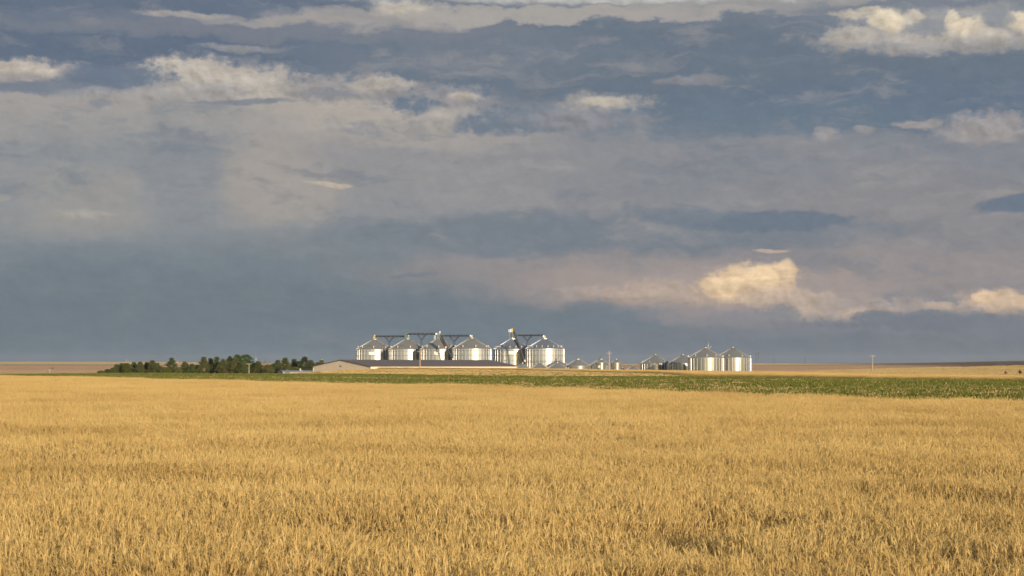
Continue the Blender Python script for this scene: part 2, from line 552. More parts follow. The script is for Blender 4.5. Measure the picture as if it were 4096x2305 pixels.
def background(split, *lists):
    """veils first, then the wisps that tear them, then the shaped masses"""
    L = Layer(T.vmath('ADD', cloud, (0, 0, 0)))
    for k, l in enumerate(lists):
        if k == 1: L.col = wisps(L.col)
        for p in l: L.puff(*p)
    c = T.vmath('SCALE', L.col, scale=T.math('MULTIPLY_ADD', relief, 0.10, T.math('MULTIPLY_ADD', grain, 0.15, 1.0)))
    return T.n('ShaderNodeBackground', inp={'Color': c, 'Strength': 2.0 ** -EXPO}).outputs[0]


SLABS = TOP[:6]
high = background(0, [v for v in VEILS if v[2] - v[4] < 400] + SLABS, TOP[6:])
low = background(0, VEILS + [p for p in LOW if p[0] == 2], [p for p in LOW if p[0] != 2])
f_low = T.smooth(dy, 375.0, 425.0, 0.0, 1.0)
clouds = T.n('ShaderNodeMixShader', inp={0: f_low, 1: high, 2: low}).outputs[0]
f_el = T.smooth(el, rad(13.0), rad(32.0), 1.0, 0.0)
f_az = T.smooth(T.math('ABSOLUTE', az), rad(50.0), rad(100.0), 1.0, 0.0)
fac = T.math('MULTIPLY', f_el, f_az)
wmix = T.n('ShaderNodeMixShader', inp={0: fac, 1: bg_clear.outputs[0], 2: clouds})
T.set(wout, 0, wmix.outputs[0])
world.cycles.sampling_method = 'NONE'

# ------------------------------------------------------------------ terrain: one rolling sheet in field-sized pieces
def tab(*pairs):
    xs = np.array([p[0] for p in pairs], float); ys = np.array([p[1] for p in pairs], float)
    return lambda x: np.interp(x, xs, ys)


f_wheat_ = tab((-4000, 470), (-600, 440), (0, 345), (600, 270), (1250, 219), (1500, 204), (2000, 181), (2400, 163), (2800, 146), (3100, 134),
              (3600, 119.5), (4096, 108), (6000, 80), (12000, 50))
f_wheat = lambda x: 0.94 * f_wheat_(x)
f_green = tab((-4000, 475), (0, 470), (600, 515), (1000, 490), (1250, 483), (1500, 470), (1700, 437), (2000, 408), (2400, 395), (2800, 390),
              (3100, 374), (3600, 316), (4096, 300), (6000, 250), (12000, 180))
f_stub_extra = tab((1130, 1), (1250, 100), (1400, 230), (1500, 250), (1700, 265), (2000, 282), (2400, 205), (2600, 110), (2770, 6), (3000, 1))
f_strip_extra = tab((1400, 1), (1500, 20), (2000, 60), (2400, 100), (2800, 225), (3100, 186), (3600, 114), (4096, 52), (6000, 40))
py_stub = tab((1130, 1493), (1250, 1488), (1300, 1485), (1400, 1478), (1500, 1475.5), (2000, 1479), (2400, 1489), (2600, 1492), (2770, 1500))
py_strip = tab((1450, 1474.5), (2000, 1475), (2300, 1477), (2420, 1480), (2620, 1482.5), (3120, 1488), (3600, 1500), (4096, 1505), (6000, 1516))
z850 = tab((2950, -3), (3150, -2), (3400, -1.0), (8000, -1.0))
py1200 = tab((3100, 1494), (3200, 1489), (3500, 1478), (3700, 1473), (3900, 1468), (4096, 1464), (5000, 1458))
py4000 = tab((-2000, 1459), (0, 1460), (1000, 1463), (2500, 1463), (3100, 1463), (3600, 1459), (4096, 1450), (6000, 1448))
py6000 = tab((-2000, 1446), (400, 1446.5), (600, 1447.5), (800, 1449), (1100, 1453), (2400, 1457), (3100, 1453), (3500, 1453), (3700, 1451), (4096, 1442), (6000, 1442))


def zpy(py, Z):
    return CAMZ - (py - HOR) / F * Z


def profile(px):
    """breakpoints (distance, height) of the ground along one viewing column"""
    zw = f_wheat(px); zg = f_green(px); zs = zg + f_stub_extra(px); zd = zs + f_strip_extra(px)
    k = np.clip((px - 1130) / 120, 0, 1) * np.clip((2800 - px) / 60, 0, 1)
    hs = k * (zpy(py_stub(px), zs) - 0.2)
    hd = zpy(py_strip(px), zd) - 0.72
    w = np.clip((px - 1400) / 80, 0, 1)
    hd = w * hd + (1 - w) * hs
    far = 700 + zd * 0.3
    wl = np.clip((px - 3000) / 250, 0, 1)
    h1200 = wl * zpy(py1200(px), 1200) + (1 - wl) * BASE
    Z = [1, zw, zg, zs, zd, 900, 1200, 1500, 2500, 4000, 6000, 7500, 16000]
    H = [0, 0, 0, hs, hd, z850(px), h1200, -3.0, -3.4, zpy(py4000(px), 4000), zpy(py6000(px), 6000), -6, -70]
    return Z, H


def px_of(x, y):
    return CX + F * (x / y)


def ground_z(x, y):
    Z, H = profile(px_of(x, y))
    return float(np.interp(y, Z, H))


def cols():
    s = list(np.arange(-0.34, 0.3401, 0.0052))
    out = [-3.6, -2.2, -1.4, -0.9, -0.6, -0.45, -0.38] + s + [0.38, 0.45, 0.6, 0.9, 1.4, 2.2, 3.6]
    return out


COLS = cols()


def band(name, i0, i1, sub, mat, mat_fn=None):
    V, Q = [], []
    n = len(COLS)
    rows = []
    for i in range(i0, i1):
        for k in range(sub): rows.append((i, k / sub))
    rows.append((i1 - 1, 1.0))
    for (i, t) in rows:
        for s in COLS:
            Z, H = profile(CX + F * s)
            z = Z[i] + (Z[i + 1] - Z[i]) * t
            h = H[i] + (H[i + 1] - H[i]) * t
            V.append((s * z, z, h))
    for r in range(len(rows) - 1):
        for c in range(n - 1):
            Q.append((r * n + c, r * n + c + 1, (r + 1) * n + c + 1, (r + 1) * n + c))
    me = npmesh(name, np.array(V), np.array(Q), [mat], smooth=True)
    return tag(put(name, me), kind='structure')


def soil(name, c0, c1, scale=0.8, stretch=(1, 1, 1), rough=0.95):
    m, t, out = material(name)
    pos = t.n('ShaderNodeNewGeometry').outputs['Position']
    v = t.vmath('MULTIPLY', pos, stretch)
    a_ = t.noise(v, scale, 5, 0.65).outputs[0]
    b_ = t.noise(v, scale * 0.05, 3, 0.5).outputs[0]
    f = t.math('MULTIPLY_ADD', t.math('SUBTRACT', b_, 0.5), 1.0, a_)
    col = t.mix(t.smooth(f, 0.3, 0.75), tuple(c0) + (1,), tuple(c1) + (1,))
    b = t.n('ShaderNodeBsdfPrincipled', inp={'Base Color': col, 'Roughness': rough, 'Specular IOR Level': 0.1, 'Normal': ragged(t, 1.6)})
    t.set(out, 0, b.outputs[0])
    return m


# no smoothing of the shading at the sun's grazing angle: the rough normals are the real ones
m_soil = soil('stubble_soil', (0.16, 0.11, 0.06), (0.30, 0.21, 0.11))
m_straw = soil('straw_litter', (0.30, 0.205, 0.115), (0.46, 0.33, 0.185))
m_gold = soil('ripe_field_floor', (0.36, 0.22, 0.07), (0.46, 0.30, 0.11))

# dry pasture and far ploughland; the brown at right has a cloud shadow painted in
m_far, t, out = material('far_farmland')
pos = t.n('ShaderNodeNewGeometry').outputs['Position']
sx, sy, sz = t.n('ShaderNodeSeparateXYZ', inp={0: pos}).outputs
ratio = t.math('DIVIDE', sx, sy)
nz = t.noise(t.vmath('MULTIPLY', pos, (0.004, 0.0007, 0)), 1.0, 4, 0.6).outputs[0]
fine = t.noise(t.vmath('MULTIPLY', pos, (0.05, 0.012, 0)), 1.0, 5, 0.7).outputs[0]
yy = t.math('MULTIPLY_ADD', t.math('SUBTRACT', nz, 0.5), 500.0, sy)
tan_ = t.ramp(t.math('DIVIDE', yy, 8000.0), [(0.0, (.36, .25, .15, 1)), (.20, (.36, .25, .15, 1)), (.30, (.31, .20, .13, 1)), (.44, (.33, .215, .14, 1)),
                                            (.475, (.20, .18, .10, 1)), (.52, (.20, .18, .10, 1)), (.55, (.37, .26, .155, 1)), (.72, (.38, .28, .165, 1)), (.745, (.17, .16, .10, 1))])
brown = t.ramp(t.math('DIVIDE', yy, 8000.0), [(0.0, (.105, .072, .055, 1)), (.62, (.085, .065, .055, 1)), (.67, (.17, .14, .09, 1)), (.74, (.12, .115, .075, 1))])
k_brown_shade = t.math('MULTIPLY', t.smooth(t.math('MULTIPLY_ADD', sy, 0.000022, ratio), 0.235, 0.30), t.smooth(sy, 1500.0, 2600.0))  # darkens towards the right: ploughland brown with the cloud's shadow put into the colour
col = t.mix(k_brown_shade, tan_, brown)
# dry grass rise on the right
grass = t.ramp(t.noise(t.vmath('MULTIPLY', pos, (0.22, 0.035, 0)), 1.0, 6, 0.72).outputs[0], [(.30, (.20, .16, .065, 1)), (.5, (.38, .27, .12, 1)), (.7, (.50, .36, .17, 1))])
kg = t.math('MULTIPLY', t.smooth(sy, 1480.0, 1500.0, 1.0, 0.0), t.smooth(ratio, 0.09, 0.12))
col = t.mix(kg, col, grass)
col = t.vmath('SCALE', col, scale=t.math('MULTIPLY_ADD', fine, 0.30, 1.15))
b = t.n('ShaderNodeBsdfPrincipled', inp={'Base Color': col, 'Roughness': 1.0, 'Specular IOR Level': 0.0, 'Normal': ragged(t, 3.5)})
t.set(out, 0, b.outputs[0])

for m_ in (m_soil, m_straw, m_gold, m_far): m_.cycles.use_bump_map_correction = False
band('ground', 0, 1, 6, m_soil)
band('green_field', 1, 2, 6, m_straw)
band('stubble_field', 2, 3, 3, m_straw)
band('ripe_strip', 3, 4, 2, m_gold)
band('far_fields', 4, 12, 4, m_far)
# land on and behind the photographer's side
me = npmesh('roadside_ground', np.array([(-4000, -4000, -0.004), (4000, -4000, -0.004), (4000, 1.0, -0.004), (-4000, 1.0, -0.004)], float),
            np.array([(0, 1, 2, 3)]), [m_gold])
tag(put('roadside_ground', me), kind='structure')

# ------------------------------------------------------------------ crops (uncountable: scattered stuff)
def ribbon(P, Wd, side):
    """P (k,3) centre line, Wd (k,) half widths, side unit vector -> verts, quads"""
    k = len(P)
    V = np.empty((2 * k, 3)); V[0::2] = P - side * Wd[:, None]; V[1::2] = P + side * Wd[:, None]
    Q = [(2 * i, 2 * i + 1, 2 * i + 3, 2 * i + 2) for i in range(k - 1)]
    return V, Q


def wheat_patch(name, seed, n, size, mats):
    r = np.random.default_rng(seed)
    VV, QQ, MI = [], [], []
    cnt = 0
    def put_(V, Q, mi):
        nonlocal cnt
        VV.append(V); QQ.append(np.array(Q) + cnt); MI.extend([mi] * len(Q)); cnt += len(V)
    lean_dir = r.uniform(0, 2 * math.pi)
    for _ in range(n):
        bx, by = r.uniform(-size / 2, size / 2, 2)
        h = r.normal(0.58, 0.085)
        la = lean_dir + r.normal(0, 1.1)
        ln = abs(r.normal(0.08, 0.10))
        nod = abs(r.normal(0.34, 0.40))
        d = np.array([math.cos(la), math.sin(la), 0])
        ts = np.array([0.0, 0.4, 0.75, 1.0])
        P = np.array([bx, by, 0]) + np.outer(ln * ts ** 2, d) + np.outer(ts * h, (0, 0, 1))
        sa = r.uniform(0, math.pi)
        side = np.array([math.cos(sa), math.sin(sa), 0])
        side2 = np.array([-math.sin(sa), math.cos(sa), 0])
        w = np.array([.0036, .0034, .0030, .0024])
        V, Q = ribbon(P, w, side); put_(V, Q, 0)
        V, Q = ribbon(P, w, side2); put_(V, Q, 0)
        # ear: 4-sided spindle bending over
        L = r.uniform(.080, .115); k = 4
        ang = np.linspace(0.15, 0.15 + nod * 1.9, k + 1)
        pts = [P[-1]]
        for j in range(k):
            pts.append(pts[-1] + (L / k) * (math.sin(ang[j]) * d + math.cos(ang[j]) * np.array([0, 0, 1])))
        pts = np.array(pts)
        rr = np.array([.0030, .0066, .0074, .0060, .0015])
        per = np.cross(d, (0, 0, 1.0))
        ring = []
        for j in range(k + 1):
            tdir = pts[min(j + 1, k)] - pts[max(j - 1, 0)]
            tdir /= np.linalg.norm(tdir)
            nrm = np.cross(tdir, per)
            ring += [pts[j] + per * rr[j], pts[j] + nrm * rr[j] * .8, pts[j] - per * rr[j], pts[j] - nrm * rr[j] * .8]
        Q = [(4 * j + q, 4 * j + (q + 1) % 4, 4 * j + 4 + (q + 1) % 4, 4 * j + 4 + q) for j in range(k) for q in range(4)]
        put_(np.array(ring), Q, 1)
        # awns
        tdir = pts[-1] - pts[-2]; tdir /= np.linalg.norm(tdir)
        for j in range(7):
            s0 = pts[r.integers(1, k + 1)]
            dv = tdir + r.normal(0, .28, 3); dv /= np.linalg.norm(dv)
            e_ = s0 + dv * r.uniform(.05, .09)
            sd = np.cross(dv, r.normal(0, 1, 3)); sd /= np.linalg.norm(sd)
            put_(np.array([s0 - sd * .0012, s0 + sd * .0012, e_ + sd * .0003, e_ - sd * .0003]), [(0, 1, 2, 3)], 1)
        # dry leaves
        for j in range(r.integers(1, 4)):
            t0 = r.uniform(.35, .9)
            s0 = P[0] + (P[-1] - P[0]) * t0
            aa = r.uniform(0, 2 * math.pi); dd = np.array([math.cos(aa), math.sin(aa), 0])
            ll = r.uniform(.12, .30)
            tt = np.array([0, .35, .7, 1.0])
            PP = s0 + np.outer(tt * ll * .8, dd) + np.outer(tt * ll * .55 - tt ** 2 * ll * r.uniform(.5, 1.3), (0, 0, 1))
            V, Q = ribbon(PP, np.array([.0035, .005, .004, .001]), np.cross(dd, (0, 0, 1.0)))
            put_(V, Q, 2)
    me = npmesh(name, np.vstack(VV), np.vstack(QQ), mats, MI)
    return bpy.data.objects.new(name, me)


def corn_patch(name, seed, mats, n=4, pitch=0.28):
    """a short stretch of one row of young maize with stubble left between"""
    r = np.random.default_rng(seed)
    VV, QQ, MI = [], [], []
    cnt = 0
    def put_(V, Q, mi):
        nonlocal cnt
        VV.append(V); QQ.append(np.array(Q) + cnt); MI.extend([mi] * len(Q)); cnt += len(V)
    for i in range(n):
        b = np.array([r.normal(0, .03), (i - (n - 1) / 2) * pitch + r.normal(0, .04), 0])
        h = r.uniform(.38, .55)
        for j in range(r.integers(8, 12)):
            aa = r.uniform(0, 2 * math.pi); dd = np.array([math.cos(aa), math.sin(aa), 0])
            ll = r.uniform(.26, .42); z0 = r.uniform(.03, .6) * h
            tt = np.array([0, .3, .65, 1.0])
            PP = b + np.outer(tt * ll * .75, dd) + np.outer(z0 + tt * ll * 1.0 - tt ** 2 * ll * r.uniform(.5, 1.1), (0, 0, 1))
            V, Q = ribbon(PP, np.array([.022, .042, .034, .004]), np.cross(dd, (0, 0, 1.0)))
            put_(V, Q, 0)
        PP = b + np.outer(np.array([0, .6, 1]) * h * .7, (0, 0, 1))
        V, Q = ribbon(PP, np.array([.014, .012, .006]), np.array([1.0, 0, 0])); put_(V, Q, 0)
    for j in range(3):            # old stubble standing between the rows
        b = np.array([r.choice([-1, 1]) * r.uniform(.22, .40), r.uniform(-.6, .6), 0])
        aa = r.uniform(0, 2 * math.pi)
        for q in range(2):
            hh = r.uniform(.18, .45)
            PP = np.array([b, b + np.array([r.normal(0, .05), r.normal(0, .05), hh])])
            V, Q = ribbon(PP, np.array([.012, .010]), np.array([math.cos(aa), math.sin(aa), 0])); put_(V, Q, 1)
            b = b + np.array([r.normal(0, .05), r.normal(0, .05), 0])
    me = npmesh(name, np.vstack(VV), np.vstack(QQ), mats, MI)
    return bpy.data.objects.new(name, me)


def stubble_patch(name, seed, mats, n=26, size=1.1):
    r = np.random.default_rng(seed)
    VV, QQ = [], []; cnt = 0
    for i in range(n):
        b = np.array([r.uniform(-size / 2, size / 2), r.uniform(-size / 2, size / 2), 0])
        aa = r.uniform(0, 2 * math.pi); hh = r.uniform(.10, .27)
        top = b + np.array([r.normal(0, .07), r.normal(0, .07), hh])
        V, Q = ribbon(np.array([b, (b + top) / 2, top]), np.array([.014, .014, .010]), np.array([math.cos(aa), math.sin(aa), 0]))
        VV.append(V); QQ.append(np.array(Q) + cnt); cnt += len(V)
    me = npmesh(name, np.vstack(VV), np.vstack(QQ), mats)
    return bpy.data.objects.new(name, me)


def grass_patch(name, seed, mats, n=60, size=2.2):
    r = np.random.default_rng(seed)
    VV, QQ = [], []; cnt = 0
    for i in range(n):
        b = np.array([r.uniform(-size / 2, size / 2), r.uniform(-size / 2, size / 2), 0])
        aa = r.uniform(0, 2 * math.pi); hh = r.uniform(.25, .65); ln = r.uniform(.05, .35)
        la = r.normal(0.3, 0.9)
        d = np.array([math.cos(la), math.sin(la), 0])
        tt = np.array([0, .5, 1.0])
        P = b + np.outer(tt ** 2 * ln, d) + np.outer(tt * hh, (0, 0, 1))
        V, Q = ribbon(P, np.array([.03, .028, .006]), np.array([math.cos(aa), math.sin(aa), 0]))
        VV.append(V); QQ.append(np.array(Q) + cnt); cnt += len(V)
    me = npmesh(name, np.vstack(VV), np.vstack(QQ), mats)
    return bpy.data.objects.new(name, me)


def scatter(name, P, R, Sc, I, protos, label_=None):
    coll = bpy.data.collections.new(name + '_plants')
    for o in protos: coll.objects.link(o)
    me = bpy.data.meshes.new(name)
    me.vertices.add(len(P)); me.vertices.foreach_set('co', np.asarray(P, np.float32).ravel())
    for nm, typ, arr, key in (('rot', 'FLOAT_VECTOR', R, 'vector'), ('scl', 'FLOAT_VECTOR', Sc, 'vector'), ('pick', 'INT', I, 'value')):
        at = me.attributes.new(nm, typ, 'POINT')
        at.data.foreach_set(key, np.asarray(arr, np.int32 if typ == 'INT' else np.float32).ravel())
    o = put(name, me)
    g = bpy.data.node_groups.new(name + '_scatter', 'GeometryNodeTree')
    g.interface.new_socket('Geometry', in_out='INPUT', socket_type='NodeSocketGeometry')
    g.interface.new_socket('Geometry', in_out='OUTPUT', socket_type='NodeSocketGeometry')
    N = g.nodes; Lk = g.links
    gi = N.new('NodeGroupInput'); go = N.new('NodeGroupOutput')
    ci = N.new('GeometryNodeCollectionInfo'); ci.inputs[0].default_value = coll
    ci.inputs[1].default_value = True; ci.inputs[2].default_value = True
    ip = N.new('GeometryNodeInstanceOnPoints'); ip.inputs['Pick Instance'].default_value = True
    def attr(nm, dt):
        a_ = N.new('GeometryNodeInputNamedAttribute'); a_.data_type = dt; a_.inputs[0].default_value = nm
        return a_.outputs[0]
    er = N.new('FunctionNodeEulerToRotation')
    Lk.new(attr('rot', 'FLOAT_VECTOR'), er.inputs[0])
    Lk.new(gi.outputs[0], ip.inputs['Points']); Lk.new(ci.outputs[0], ip.inputs['Instance'])
    Lk.new(attr('pick', 'INT'), ip.inputs['Instance Index'])
    Lk.new(er.outputs[0], ip.inputs['Rotation']); Lk.new(attr('scl', 'FLOAT_VECTOR'), ip.inputs['Scale'])
    Lk.new(ip.outputs[0], go.inputs[0])
    md = o.modifiers.new('scatter', 'NODES'); md.node_group = g
    return tag(o, kind='stuff')


def vnoise(x, y, seed, freq, octaves=3):
    r = np.random.default_rng(seed)
    v = np.zeros_like(x); amp = 1.0; tot = 0
    for o in range(octaves):
        for k in range(5):
            a_ = r.uniform(0, 2 * math.pi); ph = r.uniform(0, 6.28); ff = freq * 2 ** o * r.uniform(.7, 1.3)
            v += amp * np.sin((x * math.cos(a_) + y * math.sin(a_)) * ff + ph); tot += amp * amp / 2
        amp *= 0.6
    return v / math.sqrt(tot)        # about unit variance


def jgrid(x0, x1, y0, y1, d):
    nx, ny = int((x1 - x0) / d), int((y1 - y0) / d)
    X, Y = np.meshgrid(np.arange(nx), np.arange(ny))
    X = x0 + (X.ravel() + rng.uniform(0, 1, X.size)) * d
    Y = y0 + (Y.ravel() + rng.uniform(0, 1, Y.size)) * d
    return X, Y


prof_tab = None
def heights(X, Y):
    return np.array([ground_z(x, y) for x, y in zip(X, Y)])


m_stem = leafmat('ripe_straw', [(.44, .305, .128), (.615, .44, .182), (.69, .52, .235)], .50, 0.12)
m_ear = leafmat('ripe_ears', [(.47, .315, .112), (.64, .45, .172), (.71, .53, .225)], .42, 0.12)
m_dry = leafmat('dry_leaf', [(.40, .285, .135), (.58, .425, .19), (.66, .50, .24)], .50, 0.12)
m_corn = leafmat('maize_leaf', [(.16, .19, .020), (.22, .25, .030), (.27, .285, .045)], .50, 0.05, rough=.5, spec=.3)
m_old = leafmat('old_stubble', [(.36, .24, .095), (.46, .32, .135), (.55, .40, .19)], .2, 0.05)
m_grass = leafmat('dry_grass', [(.24, .19, .075), (.40, .29, .13), (.52, .38, .19)], .30, 0.02)

# ripe wheat in the foreground
PATCH = 0.50
protos = [wheat_patch('wheat_plants', 100 + i, 58, PATCH * 1.25, [m_stem, m_ear, m_dry]) for i in range(7)]
X, Y = jgrid(-150, 60, 11.0, 480, 0.40)
px = px_of(X, Y)
keep = (Y < f_wheat(px) - 0.3) & (np.abs(X) < 0.262 * Y + 13.0)
X, Y = X[keep], Y[keep]
n1 = vnoise(X, Y, 5, 0.55); n2 = vnoise(X, Y, 9, 0.10, 2); n3 = vnoise(X, Y * .5, 12, 1.7, 2)
hs = 1.0 + .05 * n1 + .035 * n2 + .04 * n3 + rng.normal(0, .03, len(X))
gap = (n1 + .6 * n3) < -1.75
hs[gap] *= rng.uniform(.72, .9, gap.sum())
keep = ~(gap & (rng.uniform(0, 1, len(X)) < .25))
X, Y, hs = X[keep], Y[keep], hs[keep]
n = len(X)
R = np.stack([rng.normal(0, .05, n), rng.normal(0, .05, n), rng.uniform(0, 6.283, n)], 1)
sxy = rng.uniform(.9, 1.1, n)
o = scatter('wheat', np.stack([X, Y, np.zeros(n)], 1), R, np.stack([sxy, sxy, hs], 1), rng.integers(0, 7, n), protos)
tag(o, 'ripe golden wheat filling the whole foreground', 'wheat')
print('wheat patches', n)

# young maize in rows with stubble between
rows_dir = np.array([-0.389, 0.921]); rows_nrm = np.array([0.921, 0.389])
protos = [corn_patch('maize_plants', 200 + i, [m_corn, m_old]) for i in range(6)]
u = np.arange(-260, 330, 0.76); v = np.arange(40, 640, 1.15)
Uu, Vv = np.meshgrid(u, v); Uu = Uu.ravel(); Vv = Vv.ravel() + rng.uniform(-.2, .2, Uu.size)
X = Uu * rows_nrm[0] + Vv * rows_dir[0] + rng.normal(0, .03, Uu.size)
Y = Uu * rows_nrm[1] + Vv * rows_dir[1]
keep = (Y > 80)
X, Y = X[keep], Y[keep]
px = px_of(X, Y)
keep = (Y > f_wheat(px) + 0.6) & (Y < f_green(px)) & (np.abs(X) < 0.27 * Y + 14.0)
X, Y, px = X[keep], Y[keep], px[keep]
stripe = tab((0, 330), (860, 376), (1440, 350), (2000, 318), (2500, 308), (3100, 308), (4096, 295))(px)
ds = np.abs(Y - stripe)
clump = vnoise(X, Y, 21, 0.25)
prob = np.where(Y > stripe + 6, .97, .71 + .09 * np.clip(clump, -2, 2))
prob = np.where((px < 2300) & (Y > stripe), .93 + .05 * np.clip(clump, -2, 1), prob)
prob = np.where((ds < 7) & (px > 700), .08, prob)
edge = Y - f_wheat(px)
prob = np.where((edge < 12) & (px > 2300), prob * (.78 + .018 * edge), prob)
keep = rng.uniform(0, 1, len(X)) < prob
gx_, gy_ = X[~keep], Y[~keep]
X, Y = X[keep], Y[keep]
n = len(X)
hz = rng.uniform(.75, 1.15, n) * (1 + .10 * np.clip(vnoise(X, Y, 23, .04), -2, 2))
rz = math.atan2(rows_dir[1], rows_dir[0]) - math.pi / 2 + np.where(rng.uniform(0, 1, n) < .5, 0, math.pi)
o = scatter('maize', np.stack([X, Y, np.zeros(n)], 1), np.stack([np.zeros(n), np.zeros(n), rz], 1), np.stack([np.ones(n), np.ones(n), hz], 1), rng.integers(0, 6, n), protos)
tag(o, 'rows of young green maize between the wheat and the farm', 'maize')
print('maize', n)

# standing stubble: gaps in the maize and the rise in front of the farm
protos = [stubble_patch('stubble_stalks', 300 + i, [m_old]) for i in range(4)]
X, Y = jgrid(-90, 110, 380, 770, 1.25)
px = px_of(X, Y)
keep = (Y > f_green(px)) & (Y < f_green(px) + f_stub_extra(px)) & (f_stub_extra(px) > 4)
X, Y = X[keep], Y[keep]
zz = heights(X, Y)
green = rng.uniform(0, 1, len(X)) < .20 + .08 * vnoise(X, Y, 31, .06)
X2 = np.concatenate([X[~green], gx_]); Y2 = np.concatenate([Y[~green], gy_]); Z2 = np.concatenate([zz[~green], np.zeros(len(gx_))])
n = len(X2)
sz_ = np.concatenate([rng.uniform(.8, 1.3, int((~green).sum())), rng.uniform(1.0, 1.7, len(gx_))])
o = scatter('stubble', np.stack([X2, Y2, Z2], 1), np.stack([np.zeros(n), np.zeros(n), rng.uniform(0, 6.28, n)], 1),
            np.stack([np.ones(n), np.ones(n), sz_], 1), rng.integers(0, 4, n), protos)
tag(o, 'pale corn stubble on the low rise before the long shed', 'stubble')
protos = [corn_patch('maize_seedlings', 250 + i, [m_corn, m_old]) for i in range(4)]
n = int(green.sum())
o = scatter('thin_maize', np.stack([X[green], Y[green], zz[green]], 1), np.stack([np.zeros(n), np.zeros(n), np.full(n, rz.min())], 1),
            np.stack([np.ones(n), np.ones(n), rng.uniform(.45, .75, n)], 1), rng.integers(0, 4, n), protos)
tag(o, 'thin green maize seedlings among stubble on the rise', 'maize')

# narrow strip of ripe wheat beyond the maize
protos = [wheat_patch('strip_wheat', 400 + i, 110, 1.7, [m_stem, m_ear, m_dry]) for i in range(4)]
X, Y = jgrid(-45, 215, 285, 780, 1.15)
px = px_of(X, Y)
z0 = f_green(px) + f_stub_extra(px)
keep = (Y > z0) & (Y < z0 + f_strip_extra(px)) & (px > 1440) & (px < 4500)
X, Y = X[keep], Y[keep]; n = len(X)
zz = heights(X, Y)
o = scatter('strip_wheat', np.stack([X, Y, zz], 1), np.stack([np.zeros(n), np.zeros(n), rng.uniform(0, 6.28, n)], 1),
            np.stack([np.ones(n), np.ones(n), rng.uniform(.9, 1.1, n)], 1), rng.integers(0, 4, n), protos)
tag(o, 'narrow strip of ripe wheat beyond the green maize', 'wheat')

# rough dry grass on the rise at the right
protos = [grass_patch('grass_tufts', 500 + i, [m_grass]) for i in range(4)]
X, Y = jgrid(50, 330, 340, 1230, 2.6)
px = px_of(X, Y)
z0 = f_green(px) + f_stub_extra(px) + f_strip_extra(px)
keep = (Y > z0) & (Y < 1215) & (px > 3020) & (px < 4400) & (rng.uniform(0, 1, len(X)) < .62 + .25 * vnoise(X, Y * .4, 41, .05))
X, Y = X[keep], Y[keep]; n = len(X)
zz = heights(X, Y)
o = scatter('dry_grass', np.stack([X, Y, zz], 1), np.stack([np.zeros(n), np.zeros(n), rng.uniform(-.6, .6, n)], 1),
            np.stack([np.ones(n), np.ones(n), rng.uniform(.7, 1.3, n)], 1), rng.integers(0, 4, n), protos)
tag(o, 'rough straw coloured grass on the low rise at the right', 'grass')
print('grass', n)

# ------------------------------------------------------------------ farm materials
def galvanised(name, col, rough, var=0.10, corr=0.0, metal=1.0, pitch=0.10):
    """zinc sheet: streaked, slightly spangled, with rolled corrugations"""
    m, t, out = material(name)
    tc = t.n('ShaderNodeTexCoord').outputs['Object']
    streak = t.noise(t.vmath('MULTIPLY', tc, (1.2, 1.2, 0.12)), 1.0, 4, 0.6).outputs[0]
    blot = t.noise(tc, 0.35, 3, 0.5).outputs[0]
    sp = t.n('ShaderNodeTexVoronoi', inp={'Vector': tc}); sp.inputs['Scale'].default_value = 3.0
    k = t.math('MULTIPLY_ADD', t.math('ADD', streak, blot), var, 1.0 - var)
    c = t.vmath('SCALE', col, scale=k)
    b = t.n('ShaderNodeBsdfPrincipled', inp={'Base Color': c, 'Metallic': metal})
    t.set(b, 'Roughness', t.math('MULTIPLY_ADD', streak, 0.10, rough - 0.05))
    if corr:
        wv = t.n('ShaderNodeTexWave', wave_type='BANDS', bands_direction='Z', inp={'Vector': tc, 'Scale': 0.314 / pitch})
        bp = t.n('ShaderNodeBump', inp={'Strength': corr, 'Distance': 0.012, 'Height': wv.outputs['Fac']})
        t.set(b, 'Normal', bp.outputs[0])
    t.set(out, 0, b.outputs[0])
    return m


M_wall = galvanised('galvanised_wall', (.44, .45, .45), .20, .12, metal=.72)
M_wall2 = galvanised('weathered_zinc_wall', (.29, .295, .285), .17, .16, metal=.75)
M_roof = galvanised('weathered_zinc_roof', (.29, .285, .265), .50, .14, metal=.55)
M_roof_new = galvanised('bright_zinc_roof', (.34, .36, .40), .42, .14, metal=.75)
M_rib = galvanised('zinc_rib', (.62, .60, .56), .45, .08, metal=.75)
M_ring = simple('dark_ring', (.10, .10, .10), .5, .6)
M_vent = simple('vent_tan', (.40, .34, .28), .6, .2)
M_ventw = simple('vent_white', (.60, .59, .56), .5, .1)
M_dark = simple('conveyor_steel', (.075, .075, .075), .55, .4)
M_gal = galvanised('galvanised_steel', (.50, .50, .48), .42, .1, metal=.8)
M_bracket = simple('bracket_steel', (.22, .22, .21), .6, .2)
M_yellow = simple('yellow_paint', (.50, .30, .05), .45)
M_green = simple('green_paint', (.03, .12, .025), .45)
M_white = simple('white_paint', (.52, .51, .48), .5)
M_sign = simple('sign_white', (.74, .74, .66), .5, var=.05)
M_ink = simple('sign_green_ink', (.07, .12, .03), .5, var=.05)
M_fan = simple('fan_white', (.42, .42, .40), .5)
M_grey = simple('grey_decal', (.20, .22, .24), .5)
M_rust = simple('rust_band', (.22, .08, .05), .8)
M_wood = simple('pole_wood', (.36, .235, .14), .8, vscale=6, stretch=(1, 1, .1), var=.2)
M_wood2 = simple('grey_pole_wood', (.30, .245, .18), .8, vscale=6, stretch=(1, 1, .1), var=.2)
M_roofbrown = simple('brown_roof_sheet', (.150, .118, .102), .6, .0, var=.07, vscale=.4, stretch=(1, .05, 1), spec=.3)
M_siding = simple('tan_siding', (.42, .355, .275), .65, var=.08, vscale=1.5, stretch=(3, 3, .1))
